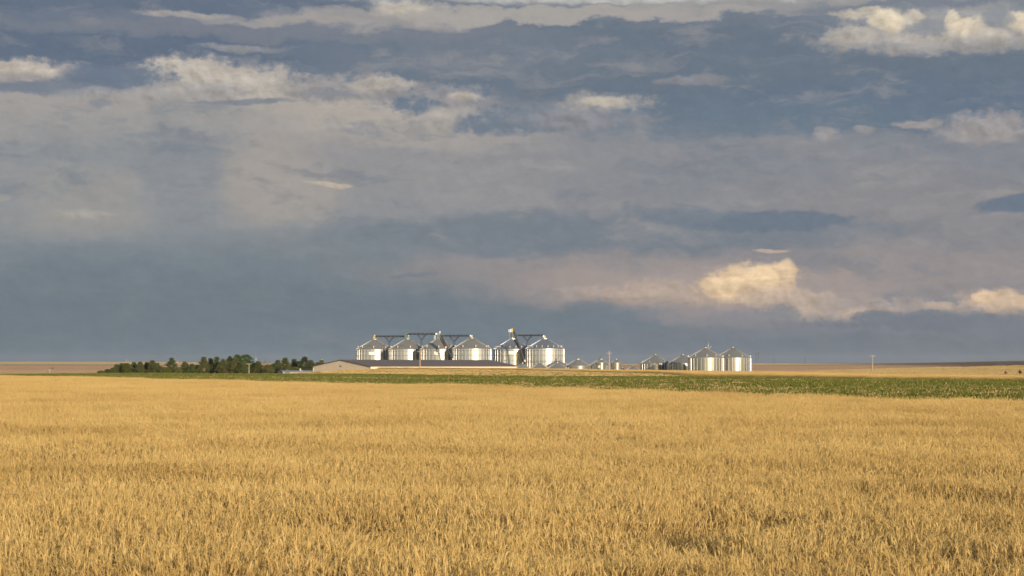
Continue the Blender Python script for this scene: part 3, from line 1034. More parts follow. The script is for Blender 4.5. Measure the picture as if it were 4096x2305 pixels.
M_cream = simple('cream_siding', (.60, .50, .36), .65, var=.06, vscale=1.0, stretch=(2, 2, .1))
M_trim = simple('dark_trim', (.07, .065, .06), .6)
M_blueroof = simple('plain_zinc_roof', (.15, .16, .18), .7, .1)


def pol(R, deg, z):
    t_ = rad(deg)
    return Vector((R * math.sin(t_), -R * math.cos(t_), z))


MESHES = {}
def cached(key, fn):
    if key not in MESHES: MESHES[key] = fn()
    return MESHES[key]


def vent_mesh(mat, s=1.0):
    m = MB()
    m.lathe([(.30 * s, -.5 * s), (.30 * s, .25 * s), (.46 * s, .25 * s), (.50 * s, .45 * s), (.44 * s, .72 * s), (.25 * s, .88 * s), (0.001, .92 * s)], 14)
    m.box((0, -.30 * s, .48 * s), (.5 * s, .35 * s, .38 * s))
    return m.mesh('roof_vent', mat, smooth=False)


def ball_mesh(mat, s=1.0):
    m = MB()
    prof = [(max(.001, .55 * s * math.cos(a_)), .35 * s + .5 * s * math.sin(a_)) for a_ in np.linspace(-1.3, math.pi / 2, 10)]
    m.lathe([(.28 * s, -.5 * s)] + prof, 16)
    return m.mesh('roof_vent', mat, smooth=True)


def sign_parts(parent, R, z, deg, width, height):
    """white maker's board with green lettering under a small arc, wrapped on the wall"""
    def wrap(x, y, off):
        t_ = rad(deg) + x / R
        return ((R + off) * math.sin(t_), -(R + off) * math.cos(t_), z + y)
    n = 12
    m = MB(); vs = []
    for i in range(n + 1):
        x = -width / 2 + width * i / n
        for (y, off) in ((-height / 2, .03), (-height / 2, .07), (height / 2, .07), (height / 2, .03)): vs.append(wrap(x, y, off))
    fs = []
    for i in range(n):
        for k in range(4):
            fs.append((4 * i + k, 4 * i + (k + 1) % 4, 4 * i + 4 + (k + 1) % 4, 4 * i + 4 + k))
    fs += [(0, 1, 2, 3), (4 * n + 3, 4 * n + 2, 4 * n + 1, 4 * n)]
    m.add(vs, fs)
    board = m.build('sign_board', M_sign, parent)
    cu = bpy.data.curves.new('lettering', 'FONT'); cu.body = 'Sukup'; cu.size = 1.0; cu.offset = 0.018
    to = bpy.data.objects.new('lettering', cu); C.objects.link(to)
    dg = bpy.context.evaluated_depsgraph_get(); dg.update()
    src = to.evaluated_get(dg).to_mesh()
    V = np.array([v.co[:] for v in src.vertices]); FS = [tuple(p.vertices) for p in src.polygons]
    to.to_mesh_clear() if False else None
    bpy.data.objects.remove(to)
    x0, x1 = V[:, 0].min(), V[:, 0].max(); y0, y1 = V[:, 1].min(), V[:, 1].max()
    k = (width * .88) / (x1 - x0); ky = (height * .62) / (y1 - y0)
    V2 = [wrap((v[0] - (x0 + x1) / 2) * k, (v[1] - y0) * ky - height * .42, .085) for v in V]
    m = MB(); m.add(V2, FS)
    # little roof arc over the middle letters
    vs = []
    for i in range(9):
        x = -width * .20 + width * .40 * i / 8
        y = height * (.28 + .10 * (1 - (2 * i / 8 - 1) ** 2))
        vs += [wrap(x, y, .085), wrap(x, y + height * .07, .085)]
    m.add(vs, [(2 * i, 2 * i + 2, 2 * i + 3, 2 * i + 1) for i in range(8)])
    m.build('lettering', M_ink, board)


def emblem(parent, R, z, deg, s):
    m = MB()
    pts = [(-.55, .55), (.55, .55), (.62, .1), (.3, -.35), (0, -.75), (-.3, -.35), (-.62, .1)]
    def wrap(x, y, off):
        t_ = rad(deg) + x * s / R
        return ((R + off) * math.sin(t_), -(R + off) * math.cos(t_), z + y * s)
    n = len(pts)
    m.add([wrap(x, y, .05) for x, y in pts] + [wrap(x, y, .01) for x, y in pts],
          [tuple(range(n - 1, -1, -1))] + [(i, (i + 1) % n, n + (i + 1) % n, n + i) for i in range(n)])
    m.build('emblem', M_grey, parent)


def silo(px, Z, Rpx, py_eave, py_cap, label, group=None, cap_px=11, ribs=32, rings=(), vents=(), vent='tan', vs=1.0, wall=None, roof=None,
         sign=None, logo=None, rust=False, name='grain_bin', rib_w=.26, roof_ribs=40, rib_d=.14, base=BASE):
    wall = wall or M_wall; roof = roof or M_roof
    p = W(px, py_eave, Z)
    R = Rpx * Z / F
    H = p.z - base
    rise = (py_eave - py_cap) / F * Z
    rc = cap_px * Z / F
    o = thing(name, (p.x, Z, base), label, 'grain bin', group)
    m = MB(); m.lathe([(R, -.3), (R, H)], 96); m.build('wall', wall, o, smooth=True)
    if ribs:
        def mk():
            q = MB(); w2, d = rib_w / 2, rib_d
            prof = [(-w2, 0), (-w2 * .55, -d), (w2 * .55, -d), (w2, 0)]
            vs_ = [(x, y, z) for z in (0, 1) for x, y in prof]
            q.add(vs_, [(0, 1, 5, 4), (1, 2, 6, 5), (2, 3, 7, 6), (4, 5, 6, 7), (3, 2, 1, 0)])
            return q.mesh('stiffener', M_rib)
        rm = cached(('rib', rib_w, rib_d), mk)
        for i in range(ribs):
            dg_ = (i + .5) * 360 / ribs
            if 100 < dg_ < 260: continue            # the far side of the bin is never seen
            s = put('stiffener', rm, o, pol(R - .01, dg_, 0), (0, 0, rad(dg_)))
            s.scale = (1, 1, H - .05)
    for py in rings:
        zr = W(px, py, Z).z - base
        m = MB(); m.lathe([(R + .02, zr - .09), (R + .11, zr - .07), (R + .11, zr + .07), (R + .02, zr + .09)], 96)
        m.build('wind_ring', M_ring, o)
    # roof: low cone with raised sheet seams and an eave lip
    m = MB()
    Re = R + .18
    z_at = lambda r: H + .02 + rise * (Re - r) / (Re - rc)
    m.lathe([(R - .05, H - .22), (Re, H - .14), (Re, H + .02), (rc, H + .02 + rise)], 96)
    for i in range(roof_ribs):
        dg_ = (i + .25) * 360 / roof_ribs
        a0, a1 = pol(Re - .05, dg_, z_at(Re - .05) + .03), pol(rc + .1, dg_, z_at(rc + .1) + .03)
        m.beam(a0, a1, .12, .16)
    m.build('roof', roof, o, smooth=False)
    m = MB()
    m.lathe([(rc + .05, H + rise - .05), (rc + .05, H + rise + .45), (rc * .55, H + rise + .75), (.3, H + rise + .85), (.001, H + rise + .86)], 24)
    m.build('roof_cap', M_gal if cap_px > 12 else roof, o, smooth=False)
    for dg_ in vents:
        if vent == 'white' and abs(abs(dg_) - 88) < 12:  # side vents made larger and whiter: their sunlit glint is put into the colour
            put('roof_vent', cached(('ball', vs), lambda: ball_mesh(M_ventw, vs)), o, pol(R * .97, dg_, z_at(R * .97) + .35), (0, 0, rad(dg_)))
        else:
            rr = R * .87
            put('roof_vent', cached(('vent', vent, vs), lambda: vent_mesh(M_vent, vs)), o, pol(rr, dg_, z_at(rr) + .15), (0, 0, rad(dg_)))
    if rust:
        for dc in (-22, 42):
            m = MB(); rr = R * .72; n = 6; vs_ = []
            for i in range(n + 1):
                d_ = dc - 9 + 18 * i / n
                vs_ += [pol(rr, d_, z_at(rr) + .16), pol(rr - .35, d_, z_at(rr - .35) + .16)]
            m.add(vs_, [(2 * i, 2 * i + 2, 2 * i + 3, 2 * i + 1) for i in range(n)])
            m.build('rust_streak', M_rust, o)
    if sign: sign_parts(o, R, W(px, sign[1], Z).z - base, math.degrees(math.asin((sign[0] - px) / Rpx)), sign[2] * Z / F, sign[3] * Z / F)
    if logo: emblem(o, R, W(px, logo[1], Z).z - base, math.degrees(math.asin((logo[0] - px) / Rpx)), .62)
    return o


G1 = 'large grain bins behind the long shed'
G2 = 'tall bright grain bins with many roof vents'
G3 = 'grain bins at the right end of the farm'
G4 = 'small old bins between the large groups'
v45 = lambda off: [off + 45 * i for i in range(8) if abs(((off + 45 * i + 180) % 360) - 180) < 110]
s1_ = silo(1498.5, 1254, 75.5, 1398, 1360, 'leftmost large grain bin, with yellow motor and white frame on its peak', G1, vents=v45(0), rings=(1405.6, 1423.7), sign=(1494.5, 1414, 27, 11.5), rust=True)
s2_ = silo(1630, 1236, 76.5, 1397.5, 1358, 'second large grain bin from the left, with grey emblem on its wall', G1, vents=v45(12), rings=(1405.3, 1423.2), logo=(1618, 1413.5), rust=True)
s3_ = silo(1757, 1218, 77, 1397, 1356, 'large grain bin with steep dark spouts running down its roof', G1, vents=v45(0), rings=(1403.6, 1422.6), sign=(1754, 1413, 27, 11.5))
s4_ = silo(1886.5, 1200, 78, 1395.5, 1354.5, 'nearest bin of the row of four, unshaded wall with a grey emblem', G1, vents=v45(15), rings=(1403, 1421.6), logo=(1876, 1411.5))
v20 = [10 + 20 * i for i in range(-6, 6)]
s5_ = silo(2051.5, 1215, 78, 1397.5, 1358, 'bright grain bin under the tall white head tower', G2, vents=v20, vs=.85, rings=(1402.5, 1423, 1443), sign=(2046, 1412, 26, 11.5), roof=M_roof_new, cap_px=13)
s6_ = silo(2179, 1195, 77.5, 1395.5, 1357, 'bright grain bin at the right end of the overhead conveyor', G2, vents=v20, vs=.85, rings=(1403, 1422, 1444), logo=(2169, 1412), roof=M_roof_new, cap_px=13)
s7_ = silo(2822, 1150, 71.5, 1431.5, 1393, 'front grain bin with antenna and white ball vents at its eaves', G3, ribs=28, vents=[-88, -45, 0, 36, 88], vent='white', vs=.8, roof_ribs=34, cap_px=6, wall=M_wall2)
s8_ = silo(2931, 1166, 72, 1431.5, 1392, 'rightmost grain bin, half behind the bin with the antenna', G3, ribs=28, vents=[-88, -20, 30, 88], vent='white', vs=.8, roof_ribs=34, cap_px=5, wall=M_wall2)
s10_ = silo(2621, 1207, 60, 1454, 1421, 'lower grain bin partly in shadow, left of the shaded second one', G3, ribs=26, vents=[-88, -30, 40], vs=.6, roof_ribs=30, cap_px=5, wall=M_wall2)
s11_ = silo(2731, 1193, 58.5, 1453.5, 1421, 'lower grain bin half hidden by the front bin, wall mostly in shadow', G3, ribs=26, vents=[-82, 20, 50], vs=.7, roof_ribs=30, cap_px=5, wall=M_wall2)
old = dict(ribs=0, roof_ribs=24, wall=M_wall2)
silo(2090, 1050, 27, 1475, 1455, 'small grey cone-roofed bin beside the right end of the shed', G4, cap_px=4, vents=[70], vs=.5, **old)
silo(2158, 1060, 35, 1475, 1453, 'squat grey cone-roofed bin before the two bright tall bins', G4, cap_px=4, vents=[62], vs=.5, **old)
silo(2229, 1010, 51, 1479, 1453.5, 'wide squat grey cone roof in front of another cone roof', G4, cap_px=5, vents=[50, 88], vs=.5, **old)
silo(2229, 1085, 42, 1462, 1442.5, 'cone-roofed bin showing above the wide squat one', G4, cap_px=8, vents=[-80, 80], vs=.6, **old)
silo(2311, 1060, 48.5, 1464, 1439, 'low bin with bright wall band, left of the twin small bins', G4, cap_px=10, **old)
silo(2402, 1090, 49.5, 1464, 1439, 'low wide bin behind the narrow bin with a white patch', G4, cap_px=11, **old)
sn = silo(2403, 1020, 19.5, 1451, 1441, 'narrow shiny bin with a white patch, left of the utility pole', G4, cap_px=3, **old)
silo(2465, 1020, 21, 1451.5, 1440, 'narrow shiny bin just right of the utility pole', G4, cap_px=3, **old)
silo(2532, 1100, 28, 1480, 1464, 'lone small cone roof in front of the pink far field', G4, cap_px=2, **old)
silo(2489, 1110, 14, 1480, 1472.5, 'tiny cone roof right beside the narrow shiny bin', G4, cap_px=2, **old)
# white patch on the narrow bin
Rn = 19.5 * 1020 / F
m = MB(); vs_ = []
zc = W(2403, 1467, 1020).z - BASE
for i in range(7):
    d_ = -38 + 30 * i / 6
    h_ = .42 + (.12 if 0 < i < 6 else 0)
    vs_ += [pol(Rn + .03, d_, zc - h_), pol(Rn + .03, d_, zc + h_)]
m.add(vs_, [(2 * i, 2 * i + 2, 2 * i + 3, 2 * i + 1) for i in range(6)])
m.build('patch', M_white, sn)


# ------------------------------------------------------------------ overhead conveyors between the bin peaks
def conveyor(a, b, Za, Zb, vx, v_apex, foot_py, label, h_px=6.5):
    A = W(a[0], a[1], Za); B = W(b[0], b[1], Zb)
    o = thing('overhead_conveyor', ((A.x + B.x) / 2, (A.y + B.y) / 2, BASE), label, 'conveyor', 'overhead conveyors between the bin peaks')
    L0 = Vector(o.location)
    A_, B_ = A - L0, B - L0
    hh = h_px * (Za + Zb) / 2 / F
    m = MB(); m.beam(A_, B_, .55, hh * .72)
    m.build('trough', M_dark, o)
    m = MB()
    for s in (-1, 1):
        up = Vector((0, 0, hh * .55)); side = (B_ - A_).cross(Vector((0, 0, 1))).normalized() * (.75 * s)
        m.tube(A_ + up + side, B_ + up + side, .06, n=5)
        for k in range(13):
            q = A_.lerp(B_, k / 12) + side
            m.tube(q - Vector((0, 0, hh * .4)), q + up, .045, n=4)
    m.beam(A_ - Vector((0, 0, hh * .42)), B_ - Vector((0, 0, hh * .42)), 1.6, .10)
    m.build('walkway', M_dark, o)
    br = None
    for k in range(7):
        q = A_.lerp(B_, (k + .6) / 7.2)
        side = (B_ - A_).cross(Vector((0, 0, 1))).normalized()
        if side.y > 0: side = -side
        if br is None:
            mm = MB(); mm.box((0, 0, 0), (.24, .25, .42)); br = mm.mesh('bracket', M_bracket)
        put('bracket', br, o, q + side * .42)
    # V-shaped lattice support
    def on(px, py):
        t_ = (px - a[0]) / (b[0] - a[0]); Z = Za + (Zb - Za) * t_
        return W(px, py, Z) - L0
    top0, top1 = on(vx[0], (a[1] + b[1]) / 2 + h_px * .45), on(vx[1], (a[1] + b[1]) / 2 + h_px * .45)
    ap = on(*v_apex); ft = on(v_apex[0], foot_py)
    m = MB()
    for tp in (top0, top1):
        for s in (-.35, .35):
            m.tube(ap + Vector((s, 0, 0)), tp + Vector((s, 0, 0)), .12, n=5)
        for k in range(5):
            q0, q1 = ap.lerp(tp, k / 5), ap.lerp(tp, (k + 1) / 5)
            m.tube(q0 + Vector((-.35, 0, 0)), q1 + Vector((.35, 0, 0)), .06, n=4)
    mid0, mid1 = ap.lerp(top0, .78), ap.lerp(top1, .78)
    m.tube(mid0, mid1, .06, n=4)
    for s in (-.42, .42):
        m.tube(ft + Vector((s, 0, -10)), ap + Vector((s, 0, 0)), .13, n=5)
    n = 8
    for k in range(n):
        q0, q1 = (ft - Vector((0, 0, 10))).lerp(ap, k / n), (ft - Vector((0, 0, 10))).lerp(ap, (k + 1) / n)
        m.tube(q0 + Vector((-.42, 0, 0)), q1 + Vector((.42, 0, 0)), .05, n=4)
        m.tube(q0 + Vector((.42, 0, 0)), q1 + Vector((-.42, 0, 0)), .05, n=4)
    m.build('support_tower', M_dark, o)
    return o


c1 = conveyor((1504, 1346), (1624, 1346), 1253, 1237, (1541, 1575), (1557, 1369), 1392, 'leftmost overhead conveyor, from the yellow motor to the second bin')
c2 = conveyor((1625, 1336.5), (1746, 1336.5), 1236, 1219, (1670, 1703), (1686, 1360), 1392, 'highest overhead conveyor, across the middle of the row of four bins')
c3 = conveyor((1768, 1344), (1884, 1343.5), 1217, 1200, (1798, 1834), (1817, 1367), 1390, 'overhead conveyor ending on the peak of the unshaded bin')
c4 = conveyor((2062, 1342), (2172, 1342), 1214, 1196, (2093, 2126), (2109, 1364), 1388, 'overhead conveyor from the tall head tower to the right bright bin', h_px=6)


def frame_box(m, c, sx, sy, sz, r=.08):
    x, y, z = c
    P = [Vector((x + i * sx / 2, y + j * sy / 2, z + k * sz)) for i in (-1, 1) for j in (-1, 1) for k in (0, 1)]
    for i in range(0, 8, 2): m.tube(P[i], P[i + 1], r, n=5)
    for k in (0, 1):
        for (i, j) in ((0, 2), (2, 6), (6, 4), (4, 0)): m.tube(P[i + k], P[j + k], r, n=5)
    m.tube(P[0], P[5], r * .7, n=4); m.tube(P[4], P[1], r * .7, n=4)


# yellow drive and white frame on the leftmost bin
p0 = W(1499, 1361.5, 1254)
o = thing('conveyor_drive', p0, 'yellow conveyor motor on a white frame on the leftmost bin peak', 'motor', 'conveyor drives on the bin peaks')
px_m = 1254 / F
m = MB(); frame_box(m, (0, 0, 0), 9 * px_m, 9 * px_m, 11 * px_m, .13); m.build('frame', M_white, o)
m = MB(); m.box((-.3 * px_m, 0, 14 * px_m), (6.5 * px_m, .9, 5.5 * px_m)); m.tube((-1.5 * px_m, 0, 16 * px_m), (-1.5 * px_m, 0, 22 * px_m), .42, .34, n=10)
m.beam((1 * px_m, 0, 20 * px_m), (5 * px_m, 0, 12 * px_m), .5, .5); m.build('motor', M_yellow, o)
# drive on the second bin
p0 = W(1631, 1358, 1236)
o = thing('conveyor_drive', p0, 'grey and green conveyor drive frame on the second bin peak', 'motor', 'conveyor drives on the bin peaks')
px_m = 1236 / F
m = MB(); frame_box(m, (-3 * px_m, 0, 0), 10 * px_m, 8 * px_m, 24 * px_m, .11); frame_box(m, (4 * px_m, 0, 0), 8 * px_m, 8 * px_m, 8 * px_m, .08); m.build('frame', M_gal, o)
m = MB(); m.box((-10 * px_m, -.2, 13 * px_m), (9 * px_m, .9, 5 * px_m)); m.tube((-8 * px_m, -.2, 22 * px_m), (-1 * px_m, -.2, 22 * px_m), .45, n=10); m.build('motor', M_green, o)
m = MB(); m.lathe([(.4, 0), (.42, .5), (.2, .8), (.001, .82)], 10, 3 * px_m, -.8, 13 * px_m); m.build('lamp', M_ventw, o)
# drive head on the third bin
p0 = W(1757, 1356, 1218)
px_m = 1218 / F
o = thing('conveyor_drive', p0, 'cluttered conveyor head with green motor on the third bin peak', 'motor', 'conveyor drives on the bin peaks')
m = MB(); frame_box(m, (-3 * px_m, 0, 0), 8 * px_m, 8 * px_m, 23 * px_m, .11); m.box((-11 * px_m, 0, 20 * px_m), (9 * px_m, .8, 6 * px_m)); m.build('frame', M_gal, o)
m = MB(); m.box((3.5 * px_m, -.6, 12 * px_m), (6 * px_m, .8, 6 * px_m)); m.tube((3.5 * px_m, -.6, 8 * px_m), (3.5 * px_m, -.6, 17 * px_m), .4, n=10); m.build('motor', M_green, o)
m = MB(); m.lathe([(.25, 0), (.42, .3), (.42, .8), (.2, 1.0), (.001, 1.02)], 10, 2.5 * px_m, 0, 24 * px_m); m.tube((2.5 * px_m, 0, 12 * px_m), (2.5 * px_m, 0, 24 * px_m), .1); m.build('lamp', M_ventw, o)
m = MB(); m.box((9 * px_m, -.2, 17 * px_m), (4 * px_m, .6, 4 * px_m)); m.build('control_box', M_vent, o)
# end frame on the fourth bin and on the right bright bin
for (pxx, pyy, ZZ, lb) in ((1886, 1355, 1200, 'white pipe frame on the peak of the unshaded bin'), (2178, 1357, 1195, 'white pipe frame on the peak of the right bright bin')):
    p0 = W(pxx, pyy, ZZ); px_m = ZZ / F
    o = thing('end_frame', p0, lb, 'frame', 'pipe frames on the bin peaks')
    m = MB(); frame_box(m, (-1 * px_m, 0, 0), 8 * px_m, 8 * px_m, 13 * px_m, .13); m.build('frame', M_white, o)
    m = MB(); m.lathe([(.5, 0), (.5, .9), (.3, 1.2), (.001, 1.22)], 12, 1 * px_m, 0, .3); m.build('spout', M_gal, o)
    m = MB(); m.box((-4 * px_m, -.4, 12 * px_m), (.7, .6, .8)); m.build('motor', M_gal, o)
# twin vent pipes beside the third bin's peak
for k, pxx in enumerate((1737, 1741.5)):
    b0, b1 = W(pxx, 1360, 1218), W(pxx, 1344, 1218)
    o = thing('vent_pipe', b0, ('left' if k == 0 else 'right') + ' of two thin upright pipes beside the third bin peak', 'pipe', 'thin upright pipes on the third bin')
    m = MB(); m.tube((0, 0, -.4), b1 - b0, .13, n=8); m.build('pipe', M_gal, o)
    m = MB(); m.lathe([(.2, 0), (.22, .25), (.001, .35)], 8, 0, 0, (b1 - b0).z); m.build('pipe_cap', M_gal, o)


def spout(a, b, Za, Zb, r, label, posts=True, box=True):
    A, B = W(a[0], a[1], Za), W(b[0], b[1], Zb)
    o = thing('incline_conveyor', Vector((B.x, B.y, BASE)), label, 'conveyor', 'steep conveyor legs rising to the bin peaks')
    L0 = Vector(o.location); A, B = A - L0, B - L0
    m = MB(); m.beam(A, B, 2 * r, 2 * r); m.build('trough', M_dark, o)
    m = MB()
    d = (B - A); side = d.cross(Vector((0, 1, 0))).normalized()
    m.tube(A + side * (r + .25), B + side * (r + .25), .06, n=4)
    for k in range(16):
        q = A.lerp(B, k / 15); m.tube(q, q + side * (r + .25), .045, n=4)
    m.build('rail', M_dark, o)
    if box:
        m = MB(); m.box(B + Vector((.2, -.5, .3)), (.9, .8, 1.2)); m.build('boot', M_vent, o)
    return o


spout((1763, 1339), (1811, 1440), 1200, 1192, .33, 'long steep conveyor leg from the third bin peak down behind the shed')
spout((1759, 1351), (1782, 1392), 1200, 1196, .26, 'short spout down the roof of the third bin', box=True)
spout((2055, 1324), (2098, 1446), 1194, 1186, .33, 'long steep conveyor leg down from the tall head tower')
spout((2057, 1360), (2076, 1392), 1194, 1191, .25, 'short spout down the roof of the bright bin with the tower', box=False)

# head tower on the fifth bin
p0 = W(2048, 1357.5, 1215); px_m = 1215 / F
o = thing('head_tower', p0, 'tall open tower with white boxes and a yellow motor on a bright bin peak', 'tower')
m = MB()
frame_box(m, (-5 * px_m, 0, 0), 12 * px_m, 10 * px_m, 14 * px_m, .12)
frame_box(m, (-5 * px_m, 0, 14 * px_m), 12 * px_m, 10 * px_m, 15 * px_m, .12)
m.build('frame', M_gal, o)
m = MB(); m.box((-5 * px_m, 0, 29.3 * px_m), (15 * px_m, 10 * px_m, .15)); m.build('platform', M_dark, o)
for (ox, w_, h_) in ((-12, 3.5, 9), (-5, 4.5, 11)):
    m = MB(); m.box((ox * px_m, -.3, (30 + h_ / 2) * px_m), (w_ * px_m, .8, h_ * px_m)); m.build('housing', M_white, o)
m = MB(); m.box((1 * px_m, -.5, 33 * px_m), (6 * px_m, .9, 6 * px_m)); m.tube((0, -.5, 35 * px_m), (1 * px_m, -.5, 40 * px_m), .35, n=8)
m.tube((1 * px_m, -.5, 40 * px_m), (0, -.5, 45 * px_m), .35, .25, n=8); m.build('motor', M_yellow, o)
m = MB(); m.tube((0, -.3, 0), (1 * px_m, -.3, 29 * px_m), .45, n=8); m.build('downspout', M_dark, o)
m = MB(); m.lathe([(.6, 0), (.6, 1.0), (.001, 1.4)], 12, 2 * px_m, -.9, -.2); m.lathe([(.45, 0), (.45, .8), (.001, 1.1)], 12, 9 * px_m, -.5, -.3); m.build('spout', M_ventw, o)

# antenna and loader on the front right bin
b0, b1 = W(2833, 1394, 1150), W(2833, 1364, 1150)
o = thing('antenna', b0, 'thin white antenna above the front right grain bin', 'antenna')
L = (b1 - b0).z
m = MB(); m.tube((0, 0, -1), (0, 0, L * .55), .07, n=6); m.build('mast', M_gal, o)
m = MB(); m.tube((0, 0, L * .55), (0, 0, L), .10, .08, n=6); m.build('whip', M_bracket, o)
b0 = W(2838, 1396, 1153)
o = thing('fill_spout', b0, 'small fill spout leaning behind the antenna on the bin peak', 'spout')
m = MB(); m.tube((-.4, 0, -.5), (.5, 0, 1.1), .22, n=8); m.build('pipe', M_bracket, o)
m = MB(); m.box((.65, 0, 1.3), (.6, .5, .4)); m.build('hopper', M_bracket, o)

# low catwalk rail in front of the right bright bin
A, B = W(2108, 1449.5, 1150), W(2222, 1447, 1150)
o = thing('auger', (A.x, A.y, BASE), 'thin dark horizontal auger tube crossing before the right bright bin', 'auger')
L0 = Vector(o.location)
m = MB(); m.tube(A - L0, B - L0, .14, n=6); m.build('tube', M_dark, o)
for k in (0, .5, 1.0):
    q = A.lerp(B, k) - L0
    m = MB(); m.tube((q.x, q.y, 0), q, .09, n=5); m.build('leg', M_dark, o)


# ------------------------------------------------------------------ long low shed
Zc = 1040.0
cnr = W(1481, 1467.5, Zc)
ang = rad(45)
gx = Vector((math.cos(ang), math.sin(ang), 0)); gy = Vector((-math.sin(ang), math.cos(ang), 0))
def span_for(px_end, py, dirn):
    k = (px_end - CX) / F
    # solve (cnr.x + s*dx) = k*(cnr.y + s*dy)
    return (k * cnr.y - cnr.x) / (dirn.x - k * dirn.y)
Ls = span_for(2076, 1467, gx); Ws = span_for(1252, 1468, gy)
he = cnr.z - BASE
ridge_mid = cnr + gy * (Ws / 2)
hr = W(1365, 1441.5, ridge_mid.y).z - BASE
shed = thing('storage_shed', (cnr.x, cnr.y, BASE), 'long low storage shed with brown roof in front of the grain bins', 'shed', None, ang)
ov = .5
m = MB()      # local x along the long side, y across
m.add([(0, 0, 0), (0, Ws, 0), (0, Ws, he), (0, Ws / 2, hr), (0, 0, he)], [(0, 1, 2, 3, 4)])
m.add([(Ls, 0, 0), (Ls, Ws, 0), (Ls, Ws, he), (Ls, Ws / 2, hr), (Ls, 0, he)], [(4, 3, 2, 1, 0)])
for k in range(int(Ws / .9)):       # standing seams of the gable siding
    y = .3 + k * .9
    hh = he + (hr - he) * (1 - abs(y - Ws / 2) / (Ws / 2))
    m.box((-.04, y, hh / 2), (.09, .10 if k % 9 else .22, hh - .15))
m.build('gable_wall', M_siding, shed)
m = MB()
m.add([(0, 0, 0), (Ls, 0, 0), (Ls, 0, he), (0, 0, he)], [(0, 1, 2, 3)])
m.add([(0, Ws, 0), (Ls, Ws, 0), (Ls, Ws, he), (0, Ws, he)], [(3, 2, 1, 0)])
for k in range(int(Ls / 1.2)): m.box((.6 + k * 1.2, -.03, he / 2), (.08, .06, he - .2))
m.build('long_wall', M_cream, shed)
sl_ = (hr - he) / (Ws / 2)
m = MB()
th = .18
for s in (0, 1):
    y0 = -ov if s == 0 else Ws + ov
    z0 = he - sl_ * ov + .1
    m.add([(-ov, y0, z0), (Ls + ov, y0, z0), (Ls + ov, Ws / 2, hr + .1), (-ov, Ws / 2, hr + .1),
           (-ov, y0, z0 + th), (Ls + ov, y0, z0 + th), (Ls + ov, Ws / 2, hr + .1 + th), (-ov, Ws / 2, hr + .1 + th)],
          [(0, 1, 5, 4), (1, 2, 6, 5), (3, 0, 4, 7), (4, 5, 6, 7), (3, 2, 1, 0)])
m.build('roof', M_roofbrown, shed)
m = MB(); m.beam((-ov - .02, -ov, he - sl_ * ov + .12), (-ov - .02, Ws / 2, hr + .12), .12, .34); m.beam((-ov - .02, Ws + ov, he - sl_ * ov + .12), (-ov - .02, Ws / 2, hr + .12), .12, .34)
m.build('barge_board', M_trim, shed)
m = MB(); m.box((-.02, -.02, he / 2), (.22, .22, he)); m.build('corner_trim', M_trim, shed)
m = MB(); m.box((-.12, Ws * .51, he + .2), (.2, 1.1, .5)); m.build('gable_lamp', M_trim, shed)
for fx in (.78, .93):
    m = MB(); m.box((Ls * fx, -.12, he * .72), (1.0, .2, .35)); m.build('wall_lamp', M_trim, shed)

# low zinc-roofed building at the left end
Z0 = 1025.0
q0, q1 = W(1132, 1481.5, Z0), W(1252, 1480, Z0 + 6)
low_ = thing('low_building', (q0.x, q0.y, BASE), 'very low zinc roofed building between the trees and the shed', 'building')
Lb = (q1 - q0).length; zr = q0.z - BASE
angb = math.atan2(q1.y - q0.y, q1.x - q0.x)
low_.rotation_euler = (0, 0, angb)
m = MB(); m.box((Lb / 2, 4, (zr - 1.0) / 2), (Lb, 8, zr - 1.0)); m.build('wall', M_siding, low_)
m = MB(); prof = [(-.6, zr - 1.05), (-.2, zr - .55), (1.2, zr - .12), (4, zr + .12), (6.8, zr - .12), (8.2, zr - .55), (8.6, zr - 1.05)]
vs_ = [(x, y, z) for x in (-.5, Lb + .5) for y, z in prof]; n = len(prof)
m.add(vs_, [(i, n + i, n + i + 1, i + 1) for i in range(n - 1)] + [tuple(range(n)), tuple(range(2 * n - 1, n - 1, -1))])
m.build('roof', M_blueroof, low_)
m = MB(); vs_ = [(2.2 + 1.1 * math.cos(t_), -.62, zr - 1.25 + .8 * math.sin(t_)) for t_ in np.linspace(0, math.pi, 9)]
m.add(vs_ + [(x, y + .5, z) for x, y, z in vs_], [tuple(range(9))] + [(i, 9 + i, 10 + i, i + 1) for i in range(8)]); m.build('arched_opening', M_trim, low_)
for (pxx, pb, pt, wd) in ((1201, 1483, 1474.5, 6.5), (1253, 1482, 1474.5, 3.8), (1208, 1482.5, 1480.5, 3.5), (1148.5, 1482.5, 1479.2, 2.4)):
    q = W(pxx, pb, Z0 + 4); zt = W(pxx, pt, Z0 + 4).z; rr = wd * Z0 / F / 2
    m = MB(); h_ = zt - q.z
    m.lathe([(rr * .62, -.6), (rr * .66, h_ * .15), (rr * .95, h_ * .62), (rr, h_ * .85), (rr * .7, h_), (.001, h_ * 1.02)], 16)
    v_ = m.build('roof_fan', M_fan, low_, smooth=True)
    inv = Matrix.Rotation(-angb, 3, 'Z')
    v_.location = inv @ (q - Vector(low_.location))


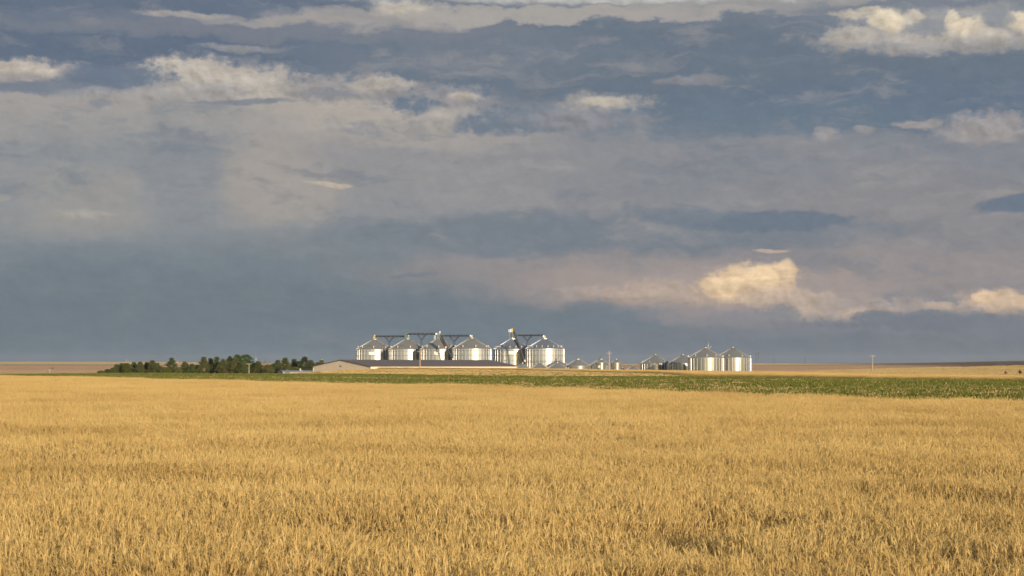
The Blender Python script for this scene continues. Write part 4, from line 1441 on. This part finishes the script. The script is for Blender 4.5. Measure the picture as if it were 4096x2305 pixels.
# ------------------------------------------------------------------ poles and masts
def pole(px, py_top, py_base, Z, label, arm_px=None, arm_py=None, r=.17, one_side=False, mat=None, name='utility_pole', group='utility poles', base=None, arm2=None, cat='pole'):
    b0 = W(px, py_base, Z); t0 = W(px, py_top, Z)
    z0 = ground_z(b0.x, Z) - .2 if base is None else base
    o = thing(name, (b0.x, Z, z0), label, cat, group)
    h = t0.z - z0
    mat = mat or M_wood
    m = MB(); m.tube((0, 0, 0), (0, 0, h), r * 1.15, r * .8, n=9); m.build('post', mat, o)
    for (ap, ay) in ((arm_px, arm_py), arm2 or (None, None)):
        if ap is None: continue
        w_ = ap * Z / F; za = W(px, ay, Z).z - z0
        xo = -w_ / 2 + .25 if one_side else 0
        m = MB(); m.box((xo, -r - .06, za), (w_, .11, .13)); ca = m.build('crossarm', mat, o)
        if Z < 900 or Z > 1000: continue
        mi = cached('insul', lambda: (lambda q: (q.lathe([(.05, 0), (.07, .08), (.05, .2), (.001, .24)], 8), q.mesh('insulator', M_gal))[1])(MB()))
        for s in (-.46, -.2, .46):
            put('insulator', mi, ca, (xo + s * w_, -r - .06, za + .08))
    return o


pole(1680, 1397, 1470, 960, 'brown wooden utility pole standing before the long shed', 24, 1407.5, r=.20, base=BASE)
pole(2437, 1404, 1482, 950, 'tall wooden utility pole between the two narrow shiny bins', 22, 1414, r=.21, base=BASE)
pole(996, 1454, 1494, 1000, 'wooden utility pole standing before the dark trees', 20, 1456.5, r=.16, base=BASE - .4, mat=M_wood2)
pole(3490, 1420.5, 1497, 700, 'pale utility pole standing alone before the grassy rise at right', 26, 1424.5, r=.12, mat=M_wood2)
pole(198, 1477.5, 1493, 620, 'short pale pole with crossarm at the left edge of the maize', 14, 1480, r=.09, mat=M_wood2)
pole(506, 1438, 1470, 1500, 'pale far pole rising above the leftmost low trees', 9, 1441, r=.13, mat=M_wood2, base=-3.2)
pole(710, 1441, 1475, 1500, 'pale far pole just right of a lone pointed pine', 9, 1444, r=.13, mat=M_wood2, base=-3.2)
pole(98, 1441, 1464, 3300, 'faint thin pole in the far field at the left edge', 6, 1443, r=.13, mat=M_wood2, group='faint far poles')
pole(305, 1438.5, 1462, 3300, 'faint thin pole in the far field left of the trees', 6, 1440.5, r=.13, mat=M_wood2, group='faint far poles')
pole(3097, 1430.5, 1454, 5200, 'faint far pole right of the rightmost bin', 8, 1432, r=.45, mat=M_trim, group='faint far poles')
pole(3220, 1429.5, 1454, 5200, 'faint far pole halfway to the pale lone pole', 8, 1431.5, r=.45, mat=M_trim, group='faint far poles')
pole(1288, 1438, 1475, 1225, 'white topped pole behind the tree at the shed gable', 4, 1440, r=.20, mat=M_white, base=BASE)
pole(1102, 1439, 1475, 1185, 'pole top just showing above the pines right of the bare tree', 5, 1441, r=.18, mat=M_wood2, base=BASE)
for (pxx, pt, lb) in ((3033, 1408.5, 'taller of two hazy lattice masts on the horizon'), (3024, 1414, 'shorter of two hazy lattice masts on the horizon')):
    Z = 5600; b0 = W(pxx, 1455, Z); t0 = W(pxx, pt, Z); zb = ground_z(b0.x, Z)
    o = thing('radio_mast', (b0.x, Z, zb), lb, 'mast', 'hazy masts on the horizon')
    h = t0.z - zb
    m = MB()
    for (ix, iy) in ((-1, -1), (1, -1), (0, 1)): m.tube((ix * .9, iy * .9, 0), (ix * .7, iy * .7, h), .16, n=4)
    for k in range(12):
        z0_, z1_ = h * k / 12, h * (k + 1) / 12
        m.tube((-.9, -.9, z0_), (.9, -.9, z1_), .10, n=4); m.tube((.9, -.9, z0_), (0, .9, z1_), .10, n=4)
    m.build('lattice', M_trim, o)
    for k in (.97, .78, .5):
        m = MB(); m.lathe([(.3, -1.6), (1.4, -.6), (1.4, .6), (.3, 1.6)], 10, 0, 0, h * k); m.build('antenna_panel', M_trim, o)
# slim antenna behind the trees
b0, t0 = W(1023, 1449, 1250), W(1023, 1418.5, 1250)
o = thing('antenna_mast', (b0.x, b0.y, BASE), 'slim pale antenna mast above the trees right of the big leafy tree', 'mast')
h = t0.z - BASE
m = MB(); m.tube((0, 0, 0), (0, 0, h), .09, .06, n=6); m.build('mast', M_bracket, o)
for py in (1436, 1440):
    m = MB(); m.box((.2, -.15, W(1023, py, 1250).z - BASE), (.40, .25, .45)); m.build('antenna_panel', M_gal, o)
m = MB(); m.box((-.6, 0, W(1018, 1445.5, 1250).z - BASE), (.45, .3, .4)); m.build('antenna_panel', M_gal, o)
# dark trailing implement in the far left field
p0 = W(209, 1475, 2200); zb = ground_z(p0.x, 2200)
o = thing('farm_implement', (p0.x, 2200, zb), 'small dark farm implement far off in the pink field at left', 'implement')
m = MB(); m.box((0, 0, .9), (2.6, 1.8, 1.2)); m.box((.8, 0, 1.9), (1.2, 1.4, .9)); m.build('body', M_trim, o)
for sx in (-.9, .9):
    m = MB(); m.tube((sx, -1.1, .6), (sx, -.85, .6), .6, n=14); m.build('wheel', M_trim, o)

# ------------------------------------------------------------------ trees of the farm windbreak
def crownmat(name, cols, trans=.25):
    return leafmat(name, cols, trans, 0.35, rough=.65, spec=.15)


M_bark = simple('bark', (.19, .13, .09), .9, vscale=5, var=.25, stretch=(1, 1, .2))
M_pine = crownmat('pine_needles', [(.032, .044, .014), (.064, .080, .024), (.100, .115, .034)])
M_olive = crownmat('olive_needles', [(.046, .052, .016), (.084, .088, .028), (.12, .12, .040)])
M_leafy = crownmat('broad_leaves', [(.035, .060, .012), (.060, .095, .020), (.085, .125, .028)], .35)
M_light = crownmat('yellow_green_leaves', [(.060, .072, .016), (.09, .10, .022), (.12, .13, .03)], .35)
M_bare = crownmat('bare_twigs', [(.11, .075, .05), (.16, .11, .07), (.20, .15, .09)], .05)


def tree(px, py_top, hw, Z, kind, label, seed, name='pine_tree', cat='tree', group='windbreak trees left of the shed'):
    r = np.random.default_rng(seed)
    top = W(px, py_top, Z)
    z0 = ground_z(top.x, Z)
    o = thing(name, (top.x, Z, z0 - .05), label, cat, group)
    h = top.z - z0
    Rm = hw * 1.32 * Z / F
    mat = {'pine': M_pine, 'olive': M_olive, 'leafy': M_leafy, 'light': M_light, 'bare': M_bare}[kind]
    # trunk with limbs
    m = MB(); pts = [Vector((0, 0, 0))]
    nseg = 5
    for k in range(nseg):
        pts.append(pts[-1] + Vector((r.normal(0, .12), r.normal(0, .12), h * .88 / nseg)))
    rt = .035 * h
    for k in range(nseg): m.tube(pts[k], pts[k + 1], rt * (1 - k / (nseg + .6)), rt * (1 - (k + 1) / (nseg + .6)), n=7)
    nl = 26 if kind == 'bare' else 11
    for k in range(nl):
        t_ = r.uniform(.12, .9); b_ = pts[0].lerp(pts[-1], t_)
        a_ = r.uniform(0, 6.283); ll = Rm * r.uniform(.4, .95) * (1.1 - t_ * .7)
        e_ = b_ + Vector((math.cos(a_) * ll, math.sin(a_) * ll, ll * r.uniform(.1, .8)))
        m.tube(b_, e_, rt * .34 * (1.1 - t_), rt * .08, n=5)
        if kind == 'bare':
            for q in range(4):
                f_ = b_.lerp(e_, r.uniform(.3, 1)); m.tube(f_, f_ + Vector((r.normal(0, .5), r.normal(0, .5), abs(r.normal(.5, .3)))), .03, .01, n=4)
    m.build('trunk', M_bark, o)
    # crown: leaf clumps spread through an uneven volume
    cl = []
    def width(t_):
        if kind in ('pine', 'olive'): return (min(1, (t_ + .12) * 3.0)) * max(0.04, 1 - t_) ** .75 * 1.15
        if kind == 'bush' or kind == 'light': return math.sqrt(max(0.02, 1 - t_ ** 2))
        return math.sqrt(max(0.02, 1 - (2 * t_ - 1.0) ** 2)) if t_ > .35 else .75 + t_ * .5
    nC = int(16 + 8.5 * h * Rm ** .7) if kind != 'bare' else 40
    nC = min(nC, 120)
    lob = r.uniform(0, 6.28, 3)
    for k in range(nC):
        t_ = r.beta(1.15, 1.25)
        a_ = r.uniform(0, 6.283)
        wob = 1 + .22 * math.sin(2 * a_ + lob[0] + 5 * t_) + .18 * math.sin(3 * a_ + lob[1] - 7 * t_)
        rr = Rm * width(t_) * wob * math.sqrt(r.uniform(.12, 1))
        cl.append((math.cos(a_) * rr, math.sin(a_) * rr, h * (.06 + .92 * t_)))
    cl.append((pts[-1].x, pts[-1].y, h * .97)); cl.append((pts[-1].x, pts[-1].y, h * .90))
    cl = np.array(cl)
    per = 46 if kind != 'bare' else 9
    sz = .28 if kind in ('pine', 'olive') else .30
    cr = .80 if kind in ('pine', 'olive') else .80
    N = len(cl) * per
    ctr = np.repeat(cl, per, 0) + r.normal(0, 1, (N, 3)) * np.array([cr, cr, cr * .62]) * .55
    ctr[:, 2] = np.clip(ctr[:, 2], .1, h * 1.01)
    ax = r.normal(0, 1, (N, 3)); ax /= np.linalg.norm(ax, axis=1, keepdims=True)
    bx_ = np.cross(ax, r.normal(0, 1, (N, 3))); bx_ /= np.linalg.norm(bx_, axis=1, keepdims=True)
    s1 = sz * r.uniform(.5, 1.1, (N, 1)); s2 = s1 * r.uniform(.35, .7, (N, 1))
    V = np.stack([ctr - ax * s1 - bx_ * s2 * .4, ctr + bx_ * s2, ctr + ax * s1 + bx_ * s2 * .3, ctr - bx_ * s2], 1).reshape(-1, 3)
    Q = np.arange(4 * N).reshape(-1, 4)
    put('crown', npmesh('crown', V, Q, [mat]), o)
    return o


TREES = [
    # px, top, half width, distance, kind, label
    (408, 1484, 12, 1060, 'light', 'tiny low bush at the very left end of the tree row'),
    (432, 1478, 15, 1070, 'pine', 'knee high dark bush, second from the left end of the tree row'),
    (452, 1472, 15, 1075, 'olive', 'low dark pine stepping up at the left end of the tree row'),
    (468, 1458.5, 15, 1085, 'pine', 'dark pine left of the far pale pole'),
    (487, 1454, 16, 1090, 'olive', 'olive pine touching the left side of the far pale pole'),
    (505, 1454, 14, 1080, 'light', 'paler green bushy tree in front of the far pale pole'),
    (521, 1463, 13, 1090, 'pine', 'short dark pine just right of the far pale pole'),
    (537, 1450, 15, 1095, 'pine', 'pointed dark pine in the left part of the tree row'),
    (561, 1448, 17, 1085, 'olive', 'broad olive pine between two pointed dark pines at left'),
    (588, 1450, 15, 1095, 'pine', 'dark pine close against the left side of a taller pine'),
    (609, 1443, 20, 1085, 'olive', 'tallest pine of the left clump, before the dip in the tree row'),
    (628, 1453, 14, 1095, 'pine', 'dark pine on the falling right side of the left clump'),
    (646, 1466, 13, 1100, 'bare', 'thin brownish shrub in the dip of the tree row'),
    (664, 1470, 17, 1085, 'light', 'low pale green bush left of the lone pointed pine'),
    (687, 1432, 22, 1090, 'pine', 'lone pointed pine standing clear of its neighbours'),
    (712, 1471, 13, 1085, 'olive', 'low olive bush right of the lone pointed pine'),
    (740, 1447, 19, 1095, 'olive', 'rounded olive pine right of the lone pointed pine'),
    (768, 1457, 17, 1090, 'pine', 'short dark pine, right neighbour of the rounded olive pine'),
    (790, 1461, 15, 1100, 'pine', 'short black green pine left of the tall middle clump'),
    (816, 1428.5, 23, 1095, 'olive', 'tall olive pine at the left edge of the tall middle clump'),
    (842, 1434, 17, 1105, 'pine', 'dark pine squeezed between two taller ones in the middle clump'),
    (867, 1427.5, 20, 1095, 'pine', 'tall narrow dark pine left of the bright leafy trees'),
    (893, 1436, 20, 1085, 'olive', 'olive pine with pinkish limbs showing, in the middle clump'),
    (919, 1425, 17, 1100, 'pine', 'tall pine immediately left of the bright leafy trees'),
    (952, 1419, 25, 1130, 'leafy', 'left one of two tall bright green leafy trees'),
    (982, 1418.5, 26, 1130, 'leafy', 'right one of two tall bright green leafy trees'),
    (945, 1436, 20, 1085, 'olive', 'olive pine standing in front of the bright leafy trees'),
    (972, 1446, 20, 1080, 'pine', 'dark pine just left of the wooden pole before the trees'),
    (1014, 1453, 18, 1095, 'pine', 'short dark pine just right of the wooden pole before the trees'),
    (1033, 1446, 20, 1090, 'olive', 'olive pine left of the bare brown tree'),
    (1064, 1444, 26, 1110, 'bare', 'bare brownish tree with fine twigs in the tree row'),
    (1072, 1460, 24, 1085, 'olive', 'low olive tree in front of the bare brown tree'),
    (1096, 1455, 16, 1095, 'olive', 'olive pine on the right side of the bare brown tree'),
    (1110, 1441, 18, 1095, 'pine', 'dark pine with a pole top showing above it'),
    (1141, 1432, 22, 1100, 'olive', 'tall rounded pine left of the low zinc roofed building'),
    (1150, 1459, 20, 1080, 'olive', 'low olive tree behind the left end of the low building'),
    (1176, 1437, 18, 1105, 'pine', 'slim dark pine between two broad pines near the shed'),
    (1178, 1469, 22, 1070, 'light', 'bright yellow green bush behind the low zinc building'),
    (1196, 1446, 15, 1110, 'pine', 'very dark short pine, left neighbour of the broad pine by the shed'),
    (1219, 1427.5, 25, 1090, 'pine', 'broad tall pine, last big one before the shed'),
    (1243, 1441, 18, 1095, 'olive', 'sloping right shoulder pine next to the shed gable'),
    (1272, 1450, 11, 1165, 'pine', 'small dark pine peeping over the left slope of the shed roof'),
    (1287, 1441.5, 14, 1170, 'olive', 'small olive pine peeping over the shed roof, right of a darker one'),
]
for i, (px, pt, hw, Z, kind, lb) in enumerate(TREES):
    nm = {'pine': 'pine_tree', 'olive': 'pine_tree', 'leafy': 'leafy_tree', 'light': 'bush', 'bare': 'bare_tree'}[kind]
    tree(px, pt, hw, Z, kind, lb, 900 + i, nm, 'bush' if kind == 'light' else 'tree')


# two dark dried-up weeds at the right edge
def dead_shrub(px, py_top, py_base, Z, hw, label, seed, n):
    r = np.random.default_rng(seed)
    b = W(px, py_base, Z); z0 = ground_z(b.x, Z)
    h = W(px, py_top, Z).z - z0
    o = thing('dead_shrub', (b.x, Z, z0), label, 'shrub', 'dark dead shrubs at the right edge')
    m = MB(); heads = MB()
    Rm = hw * Z / F
    for k in range(n):
        a_ = r.uniform(0, 6.283); t_ = r.uniform(.55, 1.0)
        e_ = Vector((math.cos(a_) * Rm * r.uniform(.3, 1), math.sin(a_) * Rm * .6, h * t_))
        mid = Vector((e_.x * .25, e_.y * .25, h * .45))
        m.tube((0, 0, 0), mid, .05, .04, n=5); m.tube(mid, e_, .04, .025, n=5)
        for q in range(14):
            c = e_ + Vector(r.normal(0, .10, 3)); d = Vector(r.normal(0, 1, 3)).normalized(); s = d.cross(Vector(r.normal(0, 1, 3))).normalized()
            heads.add([c - d * .11, c + s * .06, c + d * .11, c - s * .06], [(0, 1, 2, 3)])
    m.build('stem', M_weed, o); heads.build('seed_heads', M_weed, o)


M_weed = simple('dead_weed', (.045, .026, .012), .9)
dead_shrub(4023, 1486, 1507, 520, 5, 'small dark forked shrub near the right edge', 1, 6)
dead_shrub(4079, 1482.5, 1507, 520, 8, 'larger dark ragged shrub at the far right edge', 2, 13)

# ------------------------------------------------------------------ thin dust haze over the plain
m, t, out = material('haze_air')
vol = t.n('ShaderNodeVolumePrincipled')
vol.inputs['Color'].default_value = (.80, .86, .95, 1)
vol.inputs['Density'].default_value = 2.2e-5
vol.inputs['Anisotropy'].default_value = 0.2
t.set(out, 'Volume', vol.outputs[0])
m.cycles.volume_sampling = 'DISTANCE'
mb = MB(); mb.box((0, 6400, -25), (16000, 14000, 150))
hz_ = mb.build('haze', m)
tag(hz_, 'thin bluish dust haze hanging over the far fields', 'haze', kind='stuff')
